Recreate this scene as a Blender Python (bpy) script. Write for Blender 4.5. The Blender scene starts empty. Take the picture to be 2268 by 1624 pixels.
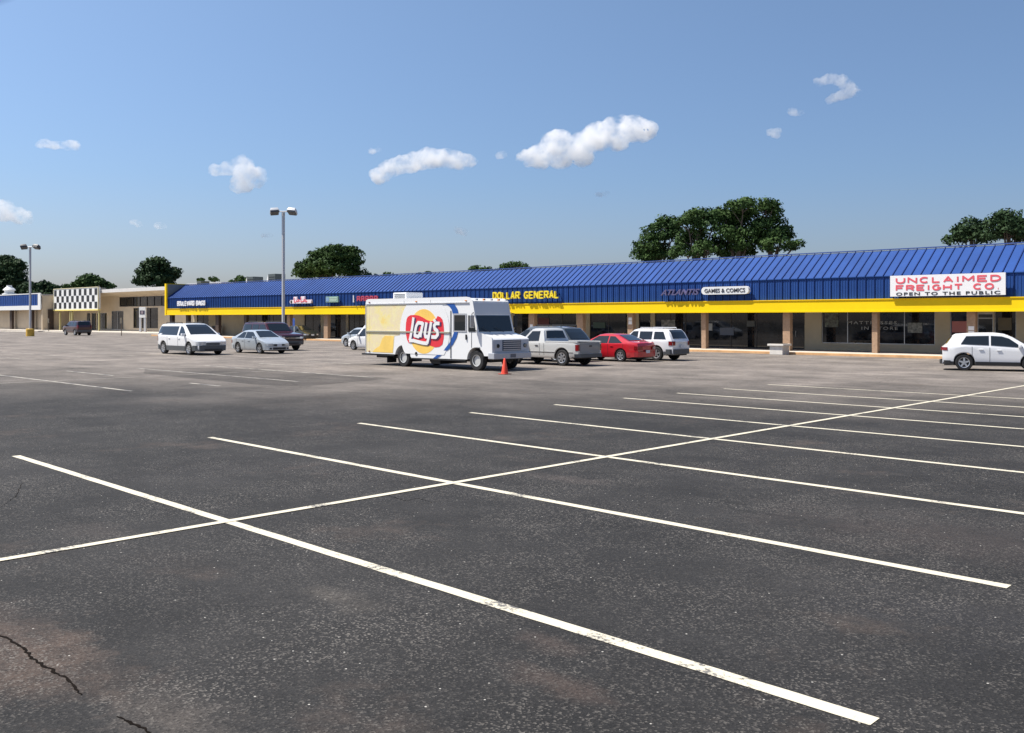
import bpy, bmesh, math, random
from mathutils import Vector, Matrix, noise

# ------------------------------------------------------------------ camera, world, sun, exposure
sc = bpy.context.scene
R = math.radians
H_EYE = 2.2
cam_d = bpy.data.cameras.new("camera")
cam = bpy.data.objects.new("camera", cam_d)
sc.collection.objects.link(cam)
sc.camera = cam
cam.location = (0, 0, H_EYE)
cam.rotation_euler = (R(90), 0, R(43.9))
cam_d.sensor_fit = 'HORIZONTAL'
cam_d.sensor_width = 36.0
cam_d.lens = 36.0 * 2098.0 / 2268.0
cam_d.shift_y = -(812.0 - 704.0) / 2268.0
cam_d.clip_end = 6000.0

SUN = Vector((-0.38, -0.32, 0.86)).normalized()
SUN_EL = math.asin(SUN.z)
SUN_AZ = math.atan2(SUN.x, SUN.y)
world = bpy.data.worlds.new("World")
sc.world = world
world.use_nodes = True
wn = world.node_tree
wn.nodes.clear()
w_out = wn.nodes.new("ShaderNodeOutputWorld")
w_bg = wn.nodes.new("ShaderNodeBackground")
w_sky = wn.nodes.new("ShaderNodeTexSky")
w_sky.sky_type = 'NISHITA'
w_sky.sun_disc = False
w_sky.sun_elevation = SUN_EL
w_sky.sun_rotation = SUN_AZ
w_sky.altitude = 0
w_sky.air_density = 1.0
w_sky.dust_density = 1.4
w_sky.ozone_density = 2.5
w_bg.inputs['Strength'].default_value = 0.08
# summer haze: the lowest band of the sky is dimmer and less green than clean air
w_tc = wn.nodes.new("ShaderNodeTexCoord")
w_sp = wn.nodes.new("ShaderNodeSeparateXYZ")
wn.links.new(w_tc.outputs['Generated'], w_sp.inputs[0])
w_rp = wn.nodes.new("ShaderNodeValToRGB")
w_rp.color_ramp.elements[0].position = 0.0
w_rp.color_ramp.elements[0].color = (0.81, 0.80, 1.0, 1)
w_rp.color_ramp.elements[1].position = 0.32
w_rp.color_ramp.elements[1].color = (0.87, 0.93, 1.03, 1)
w_e = w_rp.color_ramp.elements.new(0.14)
w_e.color = (0.77, 0.86, 1.04, 1)
wn.links.new(w_sp.outputs[2], w_rp.inputs[0])
w_mx = wn.nodes.new("ShaderNodeMix")
w_mx.data_type = 'RGBA'
w_mx.blend_type = 'MULTIPLY'
w_mx.inputs[0].default_value = 1.0
wn.links.new(w_sky.outputs[0], w_mx.inputs[6])
wn.links.new(w_rp.outputs[0], w_mx.inputs[7])
w_dp = wn.nodes.new("ShaderNodeVectorMath")
w_dp.operation = 'DOT_PRODUCT'
wn.links.new(w_tc.outputs['Generated'], w_dp.inputs[0])
w_dp.inputs[1].default_value = tuple(SUN)
w_mr = wn.nodes.new("ShaderNodeMapRange")
for i_, x_ in enumerate((-0.5, 0.5, 0.0, 1.0)):
    w_mr.inputs[i_ + 1].default_value = x_
w_gr = wn.nodes.new("ShaderNodeValToRGB")
for p_, g_ in ((0.2, 0.87), (0.46, 0.82), (0.72, 1.12), (1.0, 1.3)):
    e_ = w_gr.color_ramp.elements[0] if p_ == 0.2 else (w_gr.color_ramp.elements[1] if p_ == 1.0 else w_gr.color_ramp.elements.new(p_))
    e_.position = p_
    e_.color = (g_, g_, g_ if p_ < 0.6 else g_ * 0.96, 1)
wn.links.new(w_mr.outputs[0], w_gr.inputs[0])
wn.links.new(w_dp.outputs['Value'], w_mr.inputs[0])
w_sc = wn.nodes.new("ShaderNodeVectorMath")
w_sc.operation = 'MULTIPLY'
wn.links.new(w_mx.outputs[2], w_sc.inputs[0])
wn.links.new(w_gr.outputs[0], w_sc.inputs[1])
wn.links.new(w_sc.outputs[0], w_bg.inputs['Color'])
wn.links.new(w_bg.outputs[0], w_out.inputs['Surface'])

sun_d = bpy.data.lights.new("sun", 'SUN')
sun_d.energy = 5.0
sun_d.angle = R(0.5)
sun_d.color = (1.0, 0.955, 0.88)
sun = bpy.data.objects.new("sun", sun_d)
sc.collection.objects.link(sun)
sun.rotation_euler = SUN.to_track_quat('Z', 'Y').to_euler()
sun.location = (0, 0, 60)

sc.view_settings.view_transform = 'Standard'
sc.view_settings.look = 'None'
sc.view_settings.gamma = 1.0
sc.view_settings.exposure = 0.6
sc.view_settings.use_curve_mapping = False
sc.cycles.volume_bounces = 8
sc.cycles.max_bounces = 12
sc.cycles.use_denoising = True

# ------------------------------------------------------------------ materials
_m = {}
def mat(name, col, rough=0.6, metal=0.0, spec=0.5, coat=0.0, vary=0.0, scale=3.0, bump=0.0, bscale=40.0, cols=None, emit=None):
    if name in _m:
        return _m[name]
    m = bpy.data.materials.new(name)
    m.use_nodes = True
    nt = m.node_tree
    b = nt.nodes['Principled BSDF']
    b.inputs['Roughness'].default_value = rough
    b.inputs['Metallic'].default_value = metal
    b.inputs['Specular IOR Level'].default_value = spec
    b.inputs['Coat Weight'].default_value = coat
    b.inputs['Coat Roughness'].default_value = 0.04
    b.inputs['Base Color'].default_value = (*col, 1)
    tc = nt.nodes.new('ShaderNodeTexCoord')
    if vary > 0 or cols:
        n = nt.nodes.new('ShaderNodeTexNoise')
        n.inputs['Scale'].default_value = scale
        n.inputs['Detail'].default_value = 6
        n.inputs['Roughness'].default_value = 0.65
        nt.links.new(tc.outputs['Object'], n.inputs['Vector'])
        r = nt.nodes.new('ShaderNodeValToRGB')
        if cols:
            k = len(cols)
            r.color_ramp.elements[0].position = 0.36
            r.color_ramp.elements[1].position = 0.64
            r.color_ramp.elements[0].color = (*cols[0], 1)
            r.color_ramp.elements[1].color = (*cols[-1], 1)
            for i in range(1, k - 1):
                e = r.color_ramp.elements.new(0.36 + 0.28 * i / (k - 1))
                e.color = (*cols[i], 1)
        else:
            r.color_ramp.elements[0].position = 0.3
            r.color_ramp.elements[1].position = 0.7
            r.color_ramp.elements[0].color = (*[c * (1 - vary) for c in col], 1)
            r.color_ramp.elements[1].color = (*[min(1, c * (1 + vary)) for c in col], 1)
        nt.links.new(n.outputs['Fac'], r.inputs['Fac'])
        nt.links.new(r.outputs['Color'], b.inputs['Base Color'])
    if bump > 0:
        n2 = nt.nodes.new('ShaderNodeTexNoise')
        n2.inputs['Scale'].default_value = bscale
        n2.inputs['Detail'].default_value = 4
        nt.links.new(tc.outputs['Object'], n2.inputs['Vector'])
        bp = nt.nodes.new('ShaderNodeBump')
        bp.inputs['Strength'].default_value = bump
        bp.inputs['Distance'].default_value = 0.02
        nt.links.new(n2.outputs['Fac'], bp.inputs['Height'])
        nt.links.new(bp.outputs['Normal'], b.inputs['Normal'])
    _m[name] = m
    return m

BEIGE = mat('beige_stucco', (0.50, 0.43, 0.30), 0.85, vary=0.10, scale=0.8, bump=0.3)
BEIGE2 = mat('tan_stucco', (0.56, 0.46, 0.33), 0.85, vary=0.10, scale=0.5, bump=0.3)
BROWNCOL = mat('brown_brick_column', (0.36, 0.235, 0.15), 0.8, vary=0.18, scale=6, bump=0.4)
DARKCOL = mat('dark_brown_trim', (0.055, 0.035, 0.025), 0.7, vary=0.2)
YELLOW = mat('yellow_paint', (0.90, 0.60, 0.004), 0.55, spec=0.2, vary=0.05, scale=0.7)
BLUE = mat('blue_painted_metal', (0.017, 0.060, 0.225), 0.5, spec=0.22, vary=0.16, scale=0.35)
BLUESEAM = mat('blue_seam_metal', (0.008, 0.028, 0.13), 0.5, spec=0.2)
GREYROOF = mat('grey_gravel_roof', (0.35, 0.34, 0.32), 0.9, vary=0.1)
GREYWALL = mat('grey_parapet_render', (0.22, 0.22, 0.21), 0.85, vary=0.1)
SOFFIT = mat('brown_soffit', (0.16, 0.10, 0.07), 0.8)
GLASS = mat('dark_shop_glass', (0.010, 0.012, 0.016), 0.03, spec=0.5, cols=((0.006, 0.008, 0.010), (0.012, 0.013, 0.016), (0.030, 0.032, 0.034)), scale=0.9)
ALU = mat('brushed_aluminium', (0.42, 0.42, 0.42), 0.35, metal=0.8)
WHITETRIM = mat('white_trim', (0.72, 0.72, 0.70), 0.6, vary=0.06)
CONC = mat('pale_concrete', (0.50, 0.45, 0.38), 0.9, vary=0.14, scale=1.3, bump=0.3)
KERBPAINT = mat('faded_orange_kerb_paint', (0.62, 0.36, 0.17), 0.85, vary=0.2, scale=1.5)
PLANTC = mat('white_concrete', (0.66, 0.62, 0.56), 0.9, vary=0.1, bump=0.3)
TYRE = mat('tyre_rubber', (0.014, 0.014, 0.015), 0.8)
BLACKP = mat('black_plastic', (0.018, 0.018, 0.02), 0.55)
GREYP = mat('grey_cladding', (0.085, 0.09, 0.095), 0.55)
RIM = mat('alloy_rim', (0.55, 0.56, 0.58), 0.3, metal=0.7)
RIMW = mat('steel_white_rim', (0.62, 0.62, 0.60), 0.4, metal=0.3)
HEADL = mat('headlight_lens', (0.60, 0.64, 0.68), 0.08, metal=0.4, coat=1)
TAILL = mat('red_tail_lens', (0.22, 0.008, 0.010), 0.15, coat=0.6)
AMBER = mat('amber_lens', (0.65, 0.22, 0.02), 0.2)
CHROME = mat('chrome', (0.7, 0.7, 0.72), 0.12, metal=1.0)
CARGLASS = mat('tinted_car_glass', (0.012, 0.016, 0.018), 0.02, spec=0.6, coat=0.4)
PLATE = mat('licence_plate_white', (0.62, 0.64, 0.68), 0.5)
LINEPAINT = None
GALV = mat('galvanised_steel', (0.52, 0.52, 0.53), 0.45, metal=0.5)
CREAM_Y = mat('yellow_concrete_base', (0.62, 0.38, 0.06), 0.8, vary=0.25, scale=2.5)
LAMPWHITE = mat('lamp_housing', (0.55, 0.56, 0.58), 0.45)
LAMPGLASS = mat('lamp_lens', (0.05, 0.06, 0.07), 0.15)
WHITEP = mat('white_gloss_paint', (0.80, 0.80, 0.79), 0.35, coat=0.4)
WHITECAR = mat('white_car_paint', (0.80, 0.80, 0.80), 0.3, coat=0.9)
SILVER = mat('silver_car_paint', (0.50, 0.545, 0.58), 0.32, metal=0.35, coat=0.9)
SILVER2 = mat('pewter_pickup_paint', (0.62, 0.62, 0.60), 0.34, metal=0.15, coat=0.9)
SILVER3 = mat('grey_van_paint', (0.13, 0.145, 0.155), 0.34, metal=0.4, coat=0.8)
REDP = mat('red_car_paint', (0.50, 0.012, 0.022), 0.3, coat=1.0)
MAROON = mat('maroon_car_paint', (0.055, 0.010, 0.015), 0.3, coat=1.0)
DARKCAR = mat('dark_green_car_paint', (0.018, 0.024, 0.022), 0.3, coat=1.0)
ORANGE = mat('orange_cone_plastic', (0.85, 0.07, 0.03), 0.5)
BARK = mat('grey_brown_bark', (0.11, 0.085, 0.065), 0.95, vary=0.3, scale=5, bump=0.5)

def leafmat(name, a, b):
    m = mat(name, a, 0.6, cols=(a, b), scale=0.35)
    bs = m.node_tree.nodes['Principled BSDF']
    bs.inputs['Specular IOR Level'].default_value = 0.08
    return m
LEAF1 = leafmat('oak_foliage', (0.020, 0.045, 0.014), (0.055, 0.095, 0.026))
LEAF2 = leafmat('pine_foliage', (0.016, 0.036, 0.016), (0.045, 0.075, 0.030))

STAINS = [(-6.40, 2.20, 0.75, 0.35, (0.115, 0.078, 0.058), 0.75),
          (-7.14, 2.34, 0.8, 0.3, (0.10, 0.07, 0.055), 0.6),
          (-4.96, 2.46, 0.45, 0.22, (0.12, 0.10, 0.085), 0.6),
          (-8.08, 4.06, 0.5, 0.22, (0.018, 0.014, 0.012), 0.75),
          (-9.80, 4.03, 0.5, 0.2, (0.10, 0.08, 0.07), 0.4),
          (-6.18, 4.45, 0.35, 0.15, (0.11, 0.095, 0.08), 0.55),
          (-4.20, 4.78, 0.25, 0.12, (0.12, 0.085, 0.07), 0.55),
          (-3.74, 4.30, 0.3, 0.14, (0.12, 0.08, 0.062), 0.5),
          (-8.38, 9.83, 0.5, 0.2, (0.12, 0.095, 0.085), 0.5),
          (-3.43, 9.88, 1.6, 0.8, (0.075, 0.055, 0.048), 0.35),
          (-3.05, 5.54, 1.5, 0.9, (0.016, 0.016, 0.017), 0.35),
          (-2.35, 7.21, 1.2, 0.6, (0.018, 0.018, 0.022), 0.4),
          (-5.43, 6.95, 1.2, 0.6, (0.016,0.016,0.017), 0.3),
          (-19.57, 17.56, 2.5, 0.8, (0.02,0.018,0.017), 0.4)]
# asphalt: worn, patchy, with pale aggregate; older beyond the resealed front bays, with grazing-angle brightening painted into the far colour
def asphalt(name, k=1.0, patch=False):
    m = bpy.data.materials.new(name)
    m.use_nodes = True
    nt = m.node_tree
    N, L = nt.nodes, nt.links
    b = N['Principled BSDF']
    b.inputs['Roughness'].default_value = 0.88
    b.inputs['Specular IOR Level'].default_value = 0.35
    tc = N.new('ShaderNodeTexCoord')
    P = tc.outputs['Object']
    def nz(scale, det=5, rough=0.6, vec=None):
        n = N.new('ShaderNodeTexNoise')
        n.inputs['Scale'].default_value = scale
        n.inputs['Detail'].default_value = det
        n.inputs['Roughness'].default_value = rough
        L.new(vec or P, n.inputs['Vector'])
        return n.outputs['Fac']
    def mr(v, a, b_, c, d, clamp=True):
        n = N.new('ShaderNodeMapRange')
        n.clamp = clamp
        L.new(v, n.inputs[0])
        for i, x in enumerate((a, b_, c, d)):
            n.inputs[i + 1].default_value = x
        return n.outputs[0]
    def mth(op, a, c):
        n = N.new('ShaderNodeMath')
        n.operation = op
        for i, x in enumerate((a, c)):
            if isinstance(x, (int, float)):
                n.inputs[i].default_value = x
            else:
                L.new(x, n.inputs[i])
        return n.outputs[0]
    def mix(f, a, c):
        n = N.new('ShaderNodeMix')
        n.data_type = 'RGBA'
        if isinstance(f, (int, float)):
            n.inputs[0].default_value = f
        else:
            L.new(f, n.inputs[0])
        for i, x in ((6, a), (7, c)):
            if isinstance(x, tuple):
                n.inputs[i].default_value = (*x, 1)
            else:
                L.new(x, n.inputs[i])
        return n.outputs[2]
    sep = N.new('ShaderNodeSeparateXYZ')
    L.new(P, sep.inputs[0])
    y = sep.outputs[1]
    # stretched coords for oil and tyre streaks along the drive lane
    mp = N.new('ShaderNodeMapping')
    mp.inputs['Scale'].default_value = (0.25, 1.0, 1.0)
    L.new(P, mp.inputs['Vector'])
    x_ = sep.outputs[0]
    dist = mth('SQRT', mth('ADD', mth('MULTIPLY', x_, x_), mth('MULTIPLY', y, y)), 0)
    age_and_grazing = mr(mth('ADD', mth('ADD', mth('MULTIPLY', y, 0.75), mth('MULTIPLY', x_, -0.45)), mth('MULTIPLY', nz(0.09, 3), 14.0)), 24.5, 41, 0, 1)
    c = mix(age_and_grazing, (0.0190 * k, 0.0178 * k, 0.0170 * k), (0.186 * k, 0.160 * k, 0.138 * k))  # far tone: ageing plus grazing-angle brightening put into the colour
    # broad blotches
    bl = mr(nz(0.35, 6, 0.65), 0.35, 0.68, 0.68, 1.42)
    st = mr(nz(0.9, 5, 0.6, mp.outputs[0]), 0.3, 0.7, 0.78, 1.24)
    v = mth('MULTIPLY', bl, st)
    sm = mr(nz(3.3, 4, 0.6), 0.3, 0.7, 0.86, 1.16)
    v = mth('MULTIPLY', v, sm)
    vm = N.new('ShaderNodeVectorMath')
    vm.operation = 'SCALE'
    L.new(c, vm.inputs[0])
    L.new(v, vm.inputs['Scale'])
    c = vm.outputs[0]
    stn = nz(2.2, 6, 0.7)
    # brownish dust patches
    c = mix(mr(nz(0.55, 5, 0.7), 0.58, 0.78, 0, 0.6), c, (0.10 * k, 0.073 * k, 0.058 * k))
    # dust, rust and oil stains with a place of their own
    for (sx, sy, rx, ry, scol, sk) in STAINS:
        dx = mth('DIVIDE', mth('SUBTRACT', x_, sx), rx)
        dy = mth('DIVIDE', mth('SUBTRACT', y, sy), ry)
        dd = mth('SQRT', mth('ADD', mth('MULTIPLY', dx, dx), mth('MULTIPLY', dy, dy)), 0)
        dd = mth('ADD', dd, mr(stn, 0.3, 0.7, -0.9, 0.9))
        c = mix(mr(dd, 0.1, 1.5, sk * 0.62, 0), c, scol)
    # aggregate speckle: stones 6-15 mm
    vo = N.new('ShaderNodeTexVoronoi')
    vo.inputs['Scale'].default_value = 75
    L.new(P, vo.inputs['Vector'])
    sp = N.new('ShaderNodeSeparateColor')
    L.new(vo.outputs['Color'], sp.inputs[0])
    stone = mr(sp.outputs[0], 0.74, 1.0, 0, 1)
    dark = mr(sp.outputs[1], 0.0, 0.5, 0.45, 1.0)
    vm2 = N.new('ShaderNodeVectorMath')
    vm2.operation = 'SCALE'
    L.new(c, vm2.inputs[0])
    L.new(dark, vm2.inputs['Scale'])
    expose = mr(nz(0.8, 5, 0.65), 0.38, 0.68, 0.12, 1.0)
    c = mix(mth('MULTIPLY', stone, expose), vm2.outputs[0], (0.16 * k, 0.145 * k, 0.128 * k))
    # rare white chips
    vo2 = N.new('ShaderNodeTexVoronoi')
    vo2.inputs['Scale'].default_value = 9
    L.new(P, vo2.inputs['Vector'])
    chip = mr(vo2.outputs['Distance'], 0.05, 0.075, 1, 0)
    sp2 = N.new('ShaderNodeSeparateColor')
    L.new(vo2.outputs['Color'], sp2.inputs[0])
    chip = mth('MULTIPLY', chip, mr(sp2.outputs[2], 0.80, 0.82, 0, 1))
    c = mix(chip, c, (0.42, 0.40, 0.36))
    # hairline cracks
    vo3 = N.new('ShaderNodeTexVoronoi')
    vo3.feature = 'DISTANCE_TO_EDGE'
    vo3.inputs['Scale'].default_value = 0.16
    wob = N.new('ShaderNodeVectorMath')
    wob.operation = 'ADD'
    nc = N.new('ShaderNodeTexNoise')
    nc.inputs['Scale'].default_value = 1.4
    nc.inputs['Detail'].default_value = 8
    L.new(P, nc.inputs['Vector'])
    L.new(P, wob.inputs[0])
    L.new(nc.outputs['Color'], wob.inputs[1])
    L.new(wob.outputs[0], vo3.inputs['Vector'])
    crack = mth('MULTIPLY', mr(vo3.outputs['Distance'], 0.0006, 0.0028, 1, 0), mr(nz(0.23, 3), 0.44, 0.54, 0, 0.85))
    c = mix(crack, c, (0.012, 0.011, 0.010))
    L.new(c, b.inputs['Base Color'])
    bp = N.new('ShaderNodeBump')
    bp.inputs['Strength'].default_value = 0.55
    bp.inputs['Distance'].default_value = 0.006
    L.new(vo.outputs['Distance'], bp.inputs['Height'])
    L.new(bp.outputs['Normal'], b.inputs['Normal'])
    return m
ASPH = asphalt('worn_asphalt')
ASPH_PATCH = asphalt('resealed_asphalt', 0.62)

def linepaint(name, col, wear):
    m = bpy.data.materials.new(name)
    m.use_nodes = True
    nt = m.node_tree
    N, L = nt.nodes, nt.links
    b = N['Principled BSDF']
    b.inputs['Roughness'].default_value = 0.7
    tc = N.new('ShaderNodeTexCoord')
    n = N.new('ShaderNodeTexNoise')
    n.inputs['Scale'].default_value = 22
    n.inputs['Detail'].default_value = 6
    n.inputs['Roughness'].default_value = 0.75
    L.new(tc.outputs['Object'], n.inputs['Vector'])
    n2 = N.new('ShaderNodeTexNoise')
    n2.inputs['Scale'].default_value = 1.3
    n2.inputs['Detail'].default_value = 4
    L.new(tc.outputs['Object'], n2.inputs['Vector'])
    a = N.new('ShaderNodeMath'); a.operation = 'ADD'
    L.new(n.outputs['Fac'], a.inputs[0]); L.new(n2.outputs['Fac'], a.inputs[1])
    r = N.new('ShaderNodeMapRange')
    r.inputs[1].default_value = wear
    r.inputs[2].default_value = wear + 0.10
    L.new(a.outputs[0], r.inputs[0])
    mx = N.new('ShaderNodeMix'); mx.data_type = 'RGBA'
    L.new(r.outputs[0], mx.inputs[0])
    mx.inputs[6].default_value = (*col, 1)
    mx.inputs[7].default_value = (0.11, 0.105, 0.10, 1)
    L.new(mx.outputs[2], b.inputs['Base Color'])
    return m
LINE1 = linepaint('cream_line_paint', (0.58, 0.53, 0.41), 1.11)
LINE2 = linepaint('faded_line_paint', (0.40, 0.37, 0.31), 0.98)

# ------------------------------------------------------------------ mesh helpers
def obj(name, bm, m, parent=None, smooth=None, loc=None):
    bmesh.ops.recalc_face_normals(bm, faces=bm.faces)
    me = bpy.data.meshes.new(name)
    if smooth is not None:
        for f in bm.faces:
            f.smooth = True
        for e in bm.edges:
            if len(e.link_faces) == 2:
                try:
                    e.smooth = e.calc_face_angle() < R(smooth)
                except ValueError:
                    pass
            else:
                e.smooth = False
    bm.to_mesh(me)
    bm.free()
    if isinstance(m, (list, tuple)):
        for x in m:
            me.materials.append(x)
    else:
        me.materials.append(m)
    o = bpy.data.objects.new(name, me)
    sc.collection.objects.link(o)
    if parent is not None:
        o.parent = parent
    if loc is not None:
        o.location = loc
    return o

def thing(name, label, cat, loc=(0, 0, 0), rz=0.0, group=None):
    o = bpy.data.objects.new(name, None)
    o.empty_display_size = 0.3
    sc.collection.objects.link(o)
    o.location = loc
    o.rotation_euler = (0, 0, rz)
    o['label'] = label
    o['category'] = cat
    if group:
        o['group'] = group
    return o

def tag(o, label, cat, group=None):
    o['label'] = label
    o['category'] = cat
    if group:
        o['group'] = group
    return o

def struct(name, bm, m, smooth=None):
    o = obj(name, bm, m, smooth=smooth)
    o['kind'] = 'structure'
    return o

def box(bm, x0, x1, y0, y1, z0, z1, bev=0.0, mi=0):
    vs = [bm.verts.new((x, y, z)) for z in (z0, z1) for y in (y0, y1) for x in (x0, x1)]
    fs = [(0, 2, 3, 1), (4, 5, 7, 6), (0, 1, 5, 4), (2, 6, 7, 3), (0, 4, 6, 2), (1, 3, 7, 5)]
    faces = [bm.faces.new([vs[i] for i in f]) for f in fs]
    for f in faces:
        f.material_index = mi
    if bev > 0:
        es = list({e for f in faces for e in f.edges})
        bmesh.ops.bevel(bm, geom=es, offset=bev, segments=2, affect='EDGES', profile=0.6)

def prism(bm, pts, axis, a, b):
    """extrude a polygon; axis 'y': pts are (x,z) from y=a to b; 'x': pts are (y,z); 'z': pts (x,y)"""
    def P(p, t):
        return {'y': (p[0], t, p[1]), 'x': (t, p[0], p[1]), 'z': (p[0], p[1], t)}[axis]
    v0 = [bm.verts.new(P(p, a)) for p in pts]
    v1 = [bm.verts.new(P(p, b)) for p in pts]
    n = len(pts)
    f0 = bm.faces.new(v0)
    f1 = bm.faces.new(list(reversed(v1)))
    side = [bm.faces.new((v0[i], v0[(i + 1) % n], v1[(i + 1) % n], v1[i])) for i in range(n)]
    f0.normal_update(); f1.normal_update()
    return f0, f1, side

def tube(bm, p0, p1, r0, r1=None, n=10, caps=True):
    r1 = r0 if r1 is None else r1
    p0, p1 = Vector(p0), Vector(p1)
    d = (p1 - p0).normalized()
    u = d.orthogonal().normalized()
    w = d.cross(u)
    ring = lambda p, r: [bm.verts.new(p + (u * math.cos(2 * math.pi * i / n) + w * math.sin(2 * math.pi * i / n)) * r) for i in range(n)]
    a, b = ring(p0, r0), ring(p1, r1)
    for i in range(n):
        bm.faces.new((a[i], a[(i + 1) % n], b[(i + 1) % n], b[i]))
    if caps:
        bm.faces.new(list(reversed(a)))
        bm.faces.new(b)

def lathe(bm, prof, centre=(0, 0, 0), axis='z', n=24, caps=True):
    rings = []
    for r, h in prof:
        ring = []
        for i in range(n):
            t = 2 * math.pi * i / n
            c, s = r * math.cos(t), r * math.sin(t)
            v = {'z': (c, s, h), 'y': (c, h, s), 'x': (h, c, s)}[axis]
            ring.append(bm.verts.new(Vector(v) + Vector(centre)))
        rings.append(ring)
    for a, b in zip(rings, rings[1:]):
        for i in range(n):
            bm.faces.new((a[i], a[(i + 1) % n], b[(i + 1) % n], b[i]))
    if caps:
        bm.faces.new(rings[0])
        bm.faces.new(list(reversed(rings[-1])))

def poly(bm, pts3, mi=0):
    f = bm.faces.new([bm.verts.new(p) for p in pts3])
    f.material_index = mi
    return f

def text_mesh(body, x0, x1, z0, z1, y, depth=0.04, bold=0.0, shear=0.0, spacing=1.0):
    cu = bpy.data.curves.new('lettering', 'FONT')
    cu.body = body
    cu.size = 1.0
    cu.offset = bold
    cu.shear = shear
    cu.space_character = spacing
    cu.extrude = 0.5
    cu.resolution_u = 3
    cu.align_x = 'CENTER'
    to = bpy.data.objects.new('lettering', cu)
    sc.collection.objects.link(to)
    bpy.context.view_layer.update()
    dg = bpy.context.evaluated_depsgraph_get()
    me = bpy.data.meshes.new_from_object(to.evaluated_get(dg))
    bpy.data.objects.remove(to)
    bm = bmesh.new()
    bm.from_mesh(me)
    bpy.data.meshes.remove(me)
    xs = [v.co.x for v in bm.verts]
    ys = [v.co.y for v in bm.verts]
    a, b, c, d = min(xs), max(xs), min(ys), max(ys)
    for v in bm.verts:
        X = x0 + (v.co.x - a) / (b - a) * (x1 - x0)
        Z = z0 + (v.co.y - c) / (d - c) * (z1 - z0)
        v.co = Vector((X, y - depth * (0.5 + v.co.z), Z))
    return bm

def strokes(bm, lines, w, y, depth=0.01):
    """thick poly-strokes in the xz plane standing proud of plane y towards -y; every piece sits a hair deeper than the next"""
    k = 0
    for ln in lines:
        pts = [Vector((p[0], p[1])) for p in ln]
        for i in range(len(pts)):
            if i + 1 < len(pts):
                a, b = pts[i], pts[i + 1]
                d = (b - a).normalized()
                nn = Vector((-d.y, d.x)) * (w / 2)
                prism(bm, [tuple(a + nn), tuple(b + nn), tuple(b - nn), tuple(a - nn)], 'y', y - depth - k * 0.00025, y)
                k += 1
            if 0 < i < len(pts) - 1:
                c = pts[i]
                prism(bm, [(c.x + w / 2 * math.cos(j * math.pi / 5), c.y + w / 2 * math.sin(j * math.pi / 5)) for j in range(10)], 'y', y - depth - k * 0.00025, y)
                k += 1

def _arc(cx, cy, rx, ry, a0, a1, n=8):
    return [(cx + rx * math.cos(math.radians(a0 + (a1 - a0) * i / n)), cy + ry * math.sin(math.radians(a0 + (a1 - a0) * i / n))) for i in range(n + 1)]
FONT = {
 'A': [[(0, 0), (.5, 1), (1, 0)], [(.2, .32), (.8, .32)]], 'B': [[(0, 0), (0, 1), (.6, 1)] + _arc(.6, .76, .36, .24, 90, -90, 6) + [(0, .52)], [(.6, .52)] + _arc(.62, .26, .38, .26, 90, -90, 6) + [(0, 0)]],
 'C': [_arc(.5, .5, .5, .5, 45, 315, 12)], 'D': [[(0, 0), (0, 1), (.45, 1)] + _arc(.45, .5, .55, .5, 90, -90, 8) + [(0, 0)]],
 'E': [[(1, 1), (0, 1), (0, 0), (1, 0)], [(0, .5), (.85, .5)]], 'F': [[(1, 1), (0, 1), (0, 0)], [(0, .5), (.85, .5)]],
 'G': [_arc(.5, .5, .5, .5, 45, 340, 12) + [(1, .45), (.6, .45)]], 'H': [[(0, 0), (0, 1)], [(1, 0), (1, 1)], [(0, .5), (1, .5)]],
 'I': [[(.5, 0), (.5, 1)]], 'K': [[(0, 0), (0, 1)], [(1, 1), (0, .45)], [(.3, .6), (1, 0)]], 'L': [[(0, 1), (0, 0), (.95, 0)]],
 'M': [[(0, 0), (0, 1), (.5, .25), (1, 1), (1, 0)]], 'N': [[(0, 0), (0, 1), (1, 0), (1, 1)]], 'O': [_arc(.5, .5, .5, .5, 0, 360, 16)],
 'P': [[(0, 0), (0, 1), (.6, 1)] + _arc(.6, .74, .4, .26, 90, -90, 6) + [(0, .48)]], 'R': [[(0, 0), (0, 1), (.6, 1)] + _arc(.6, .74, .4, .26, 90, -90, 6) + [(0, .48)], [(.5, .48), (1, 0)]],
 'S': [_arc(.5, .75, .45, .25, 20, 270, 8) + _arc(.5, .25, .45, .25, 90, -160, 8)], 'T': [[(0, 1), (1, 1)], [(.5, 1), (.5, 0)]],
 'U': [[(0, 1), (0, .4)] + _arc(.5, .4, .5, .4, 180, 360, 8) + [(1, 1)]], 'V': [[(0, 1), (.5, 0), (1, 1)]], '.': [[(.3, .02), (.5, .02)]]}
WID = {'I': 0.25, '.': 0.35, 'M': 1.2, ' ': 0.6, 'L': 0.85}
CAMR = Vector((math.cos(R(43.9)), math.sin(R(43.9)), 0))
CAMF = Vector((-math.sin(R(43.9)), math.cos(R(43.9)), 0))
def spot(px, dist):
    """ground point seen dist metres deep at column px of the photograph (2268 wide)"""
    p = CAMF * dist + CAMR * ((px - 1134) / 2098 * dist)
    return p.x, p.y
def zat(py, dist):
    return H_EYE + (704 - py) / 2098 * dist
# ------------------------------------------------------------------ ground
bm = bmesh.new()
poly(bm, [(-900, -300, 0), (500, -300, 0), (500, 900, 0), (-900, 900, 0)])
struct('parking_lot', bm, ASPH)

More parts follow.
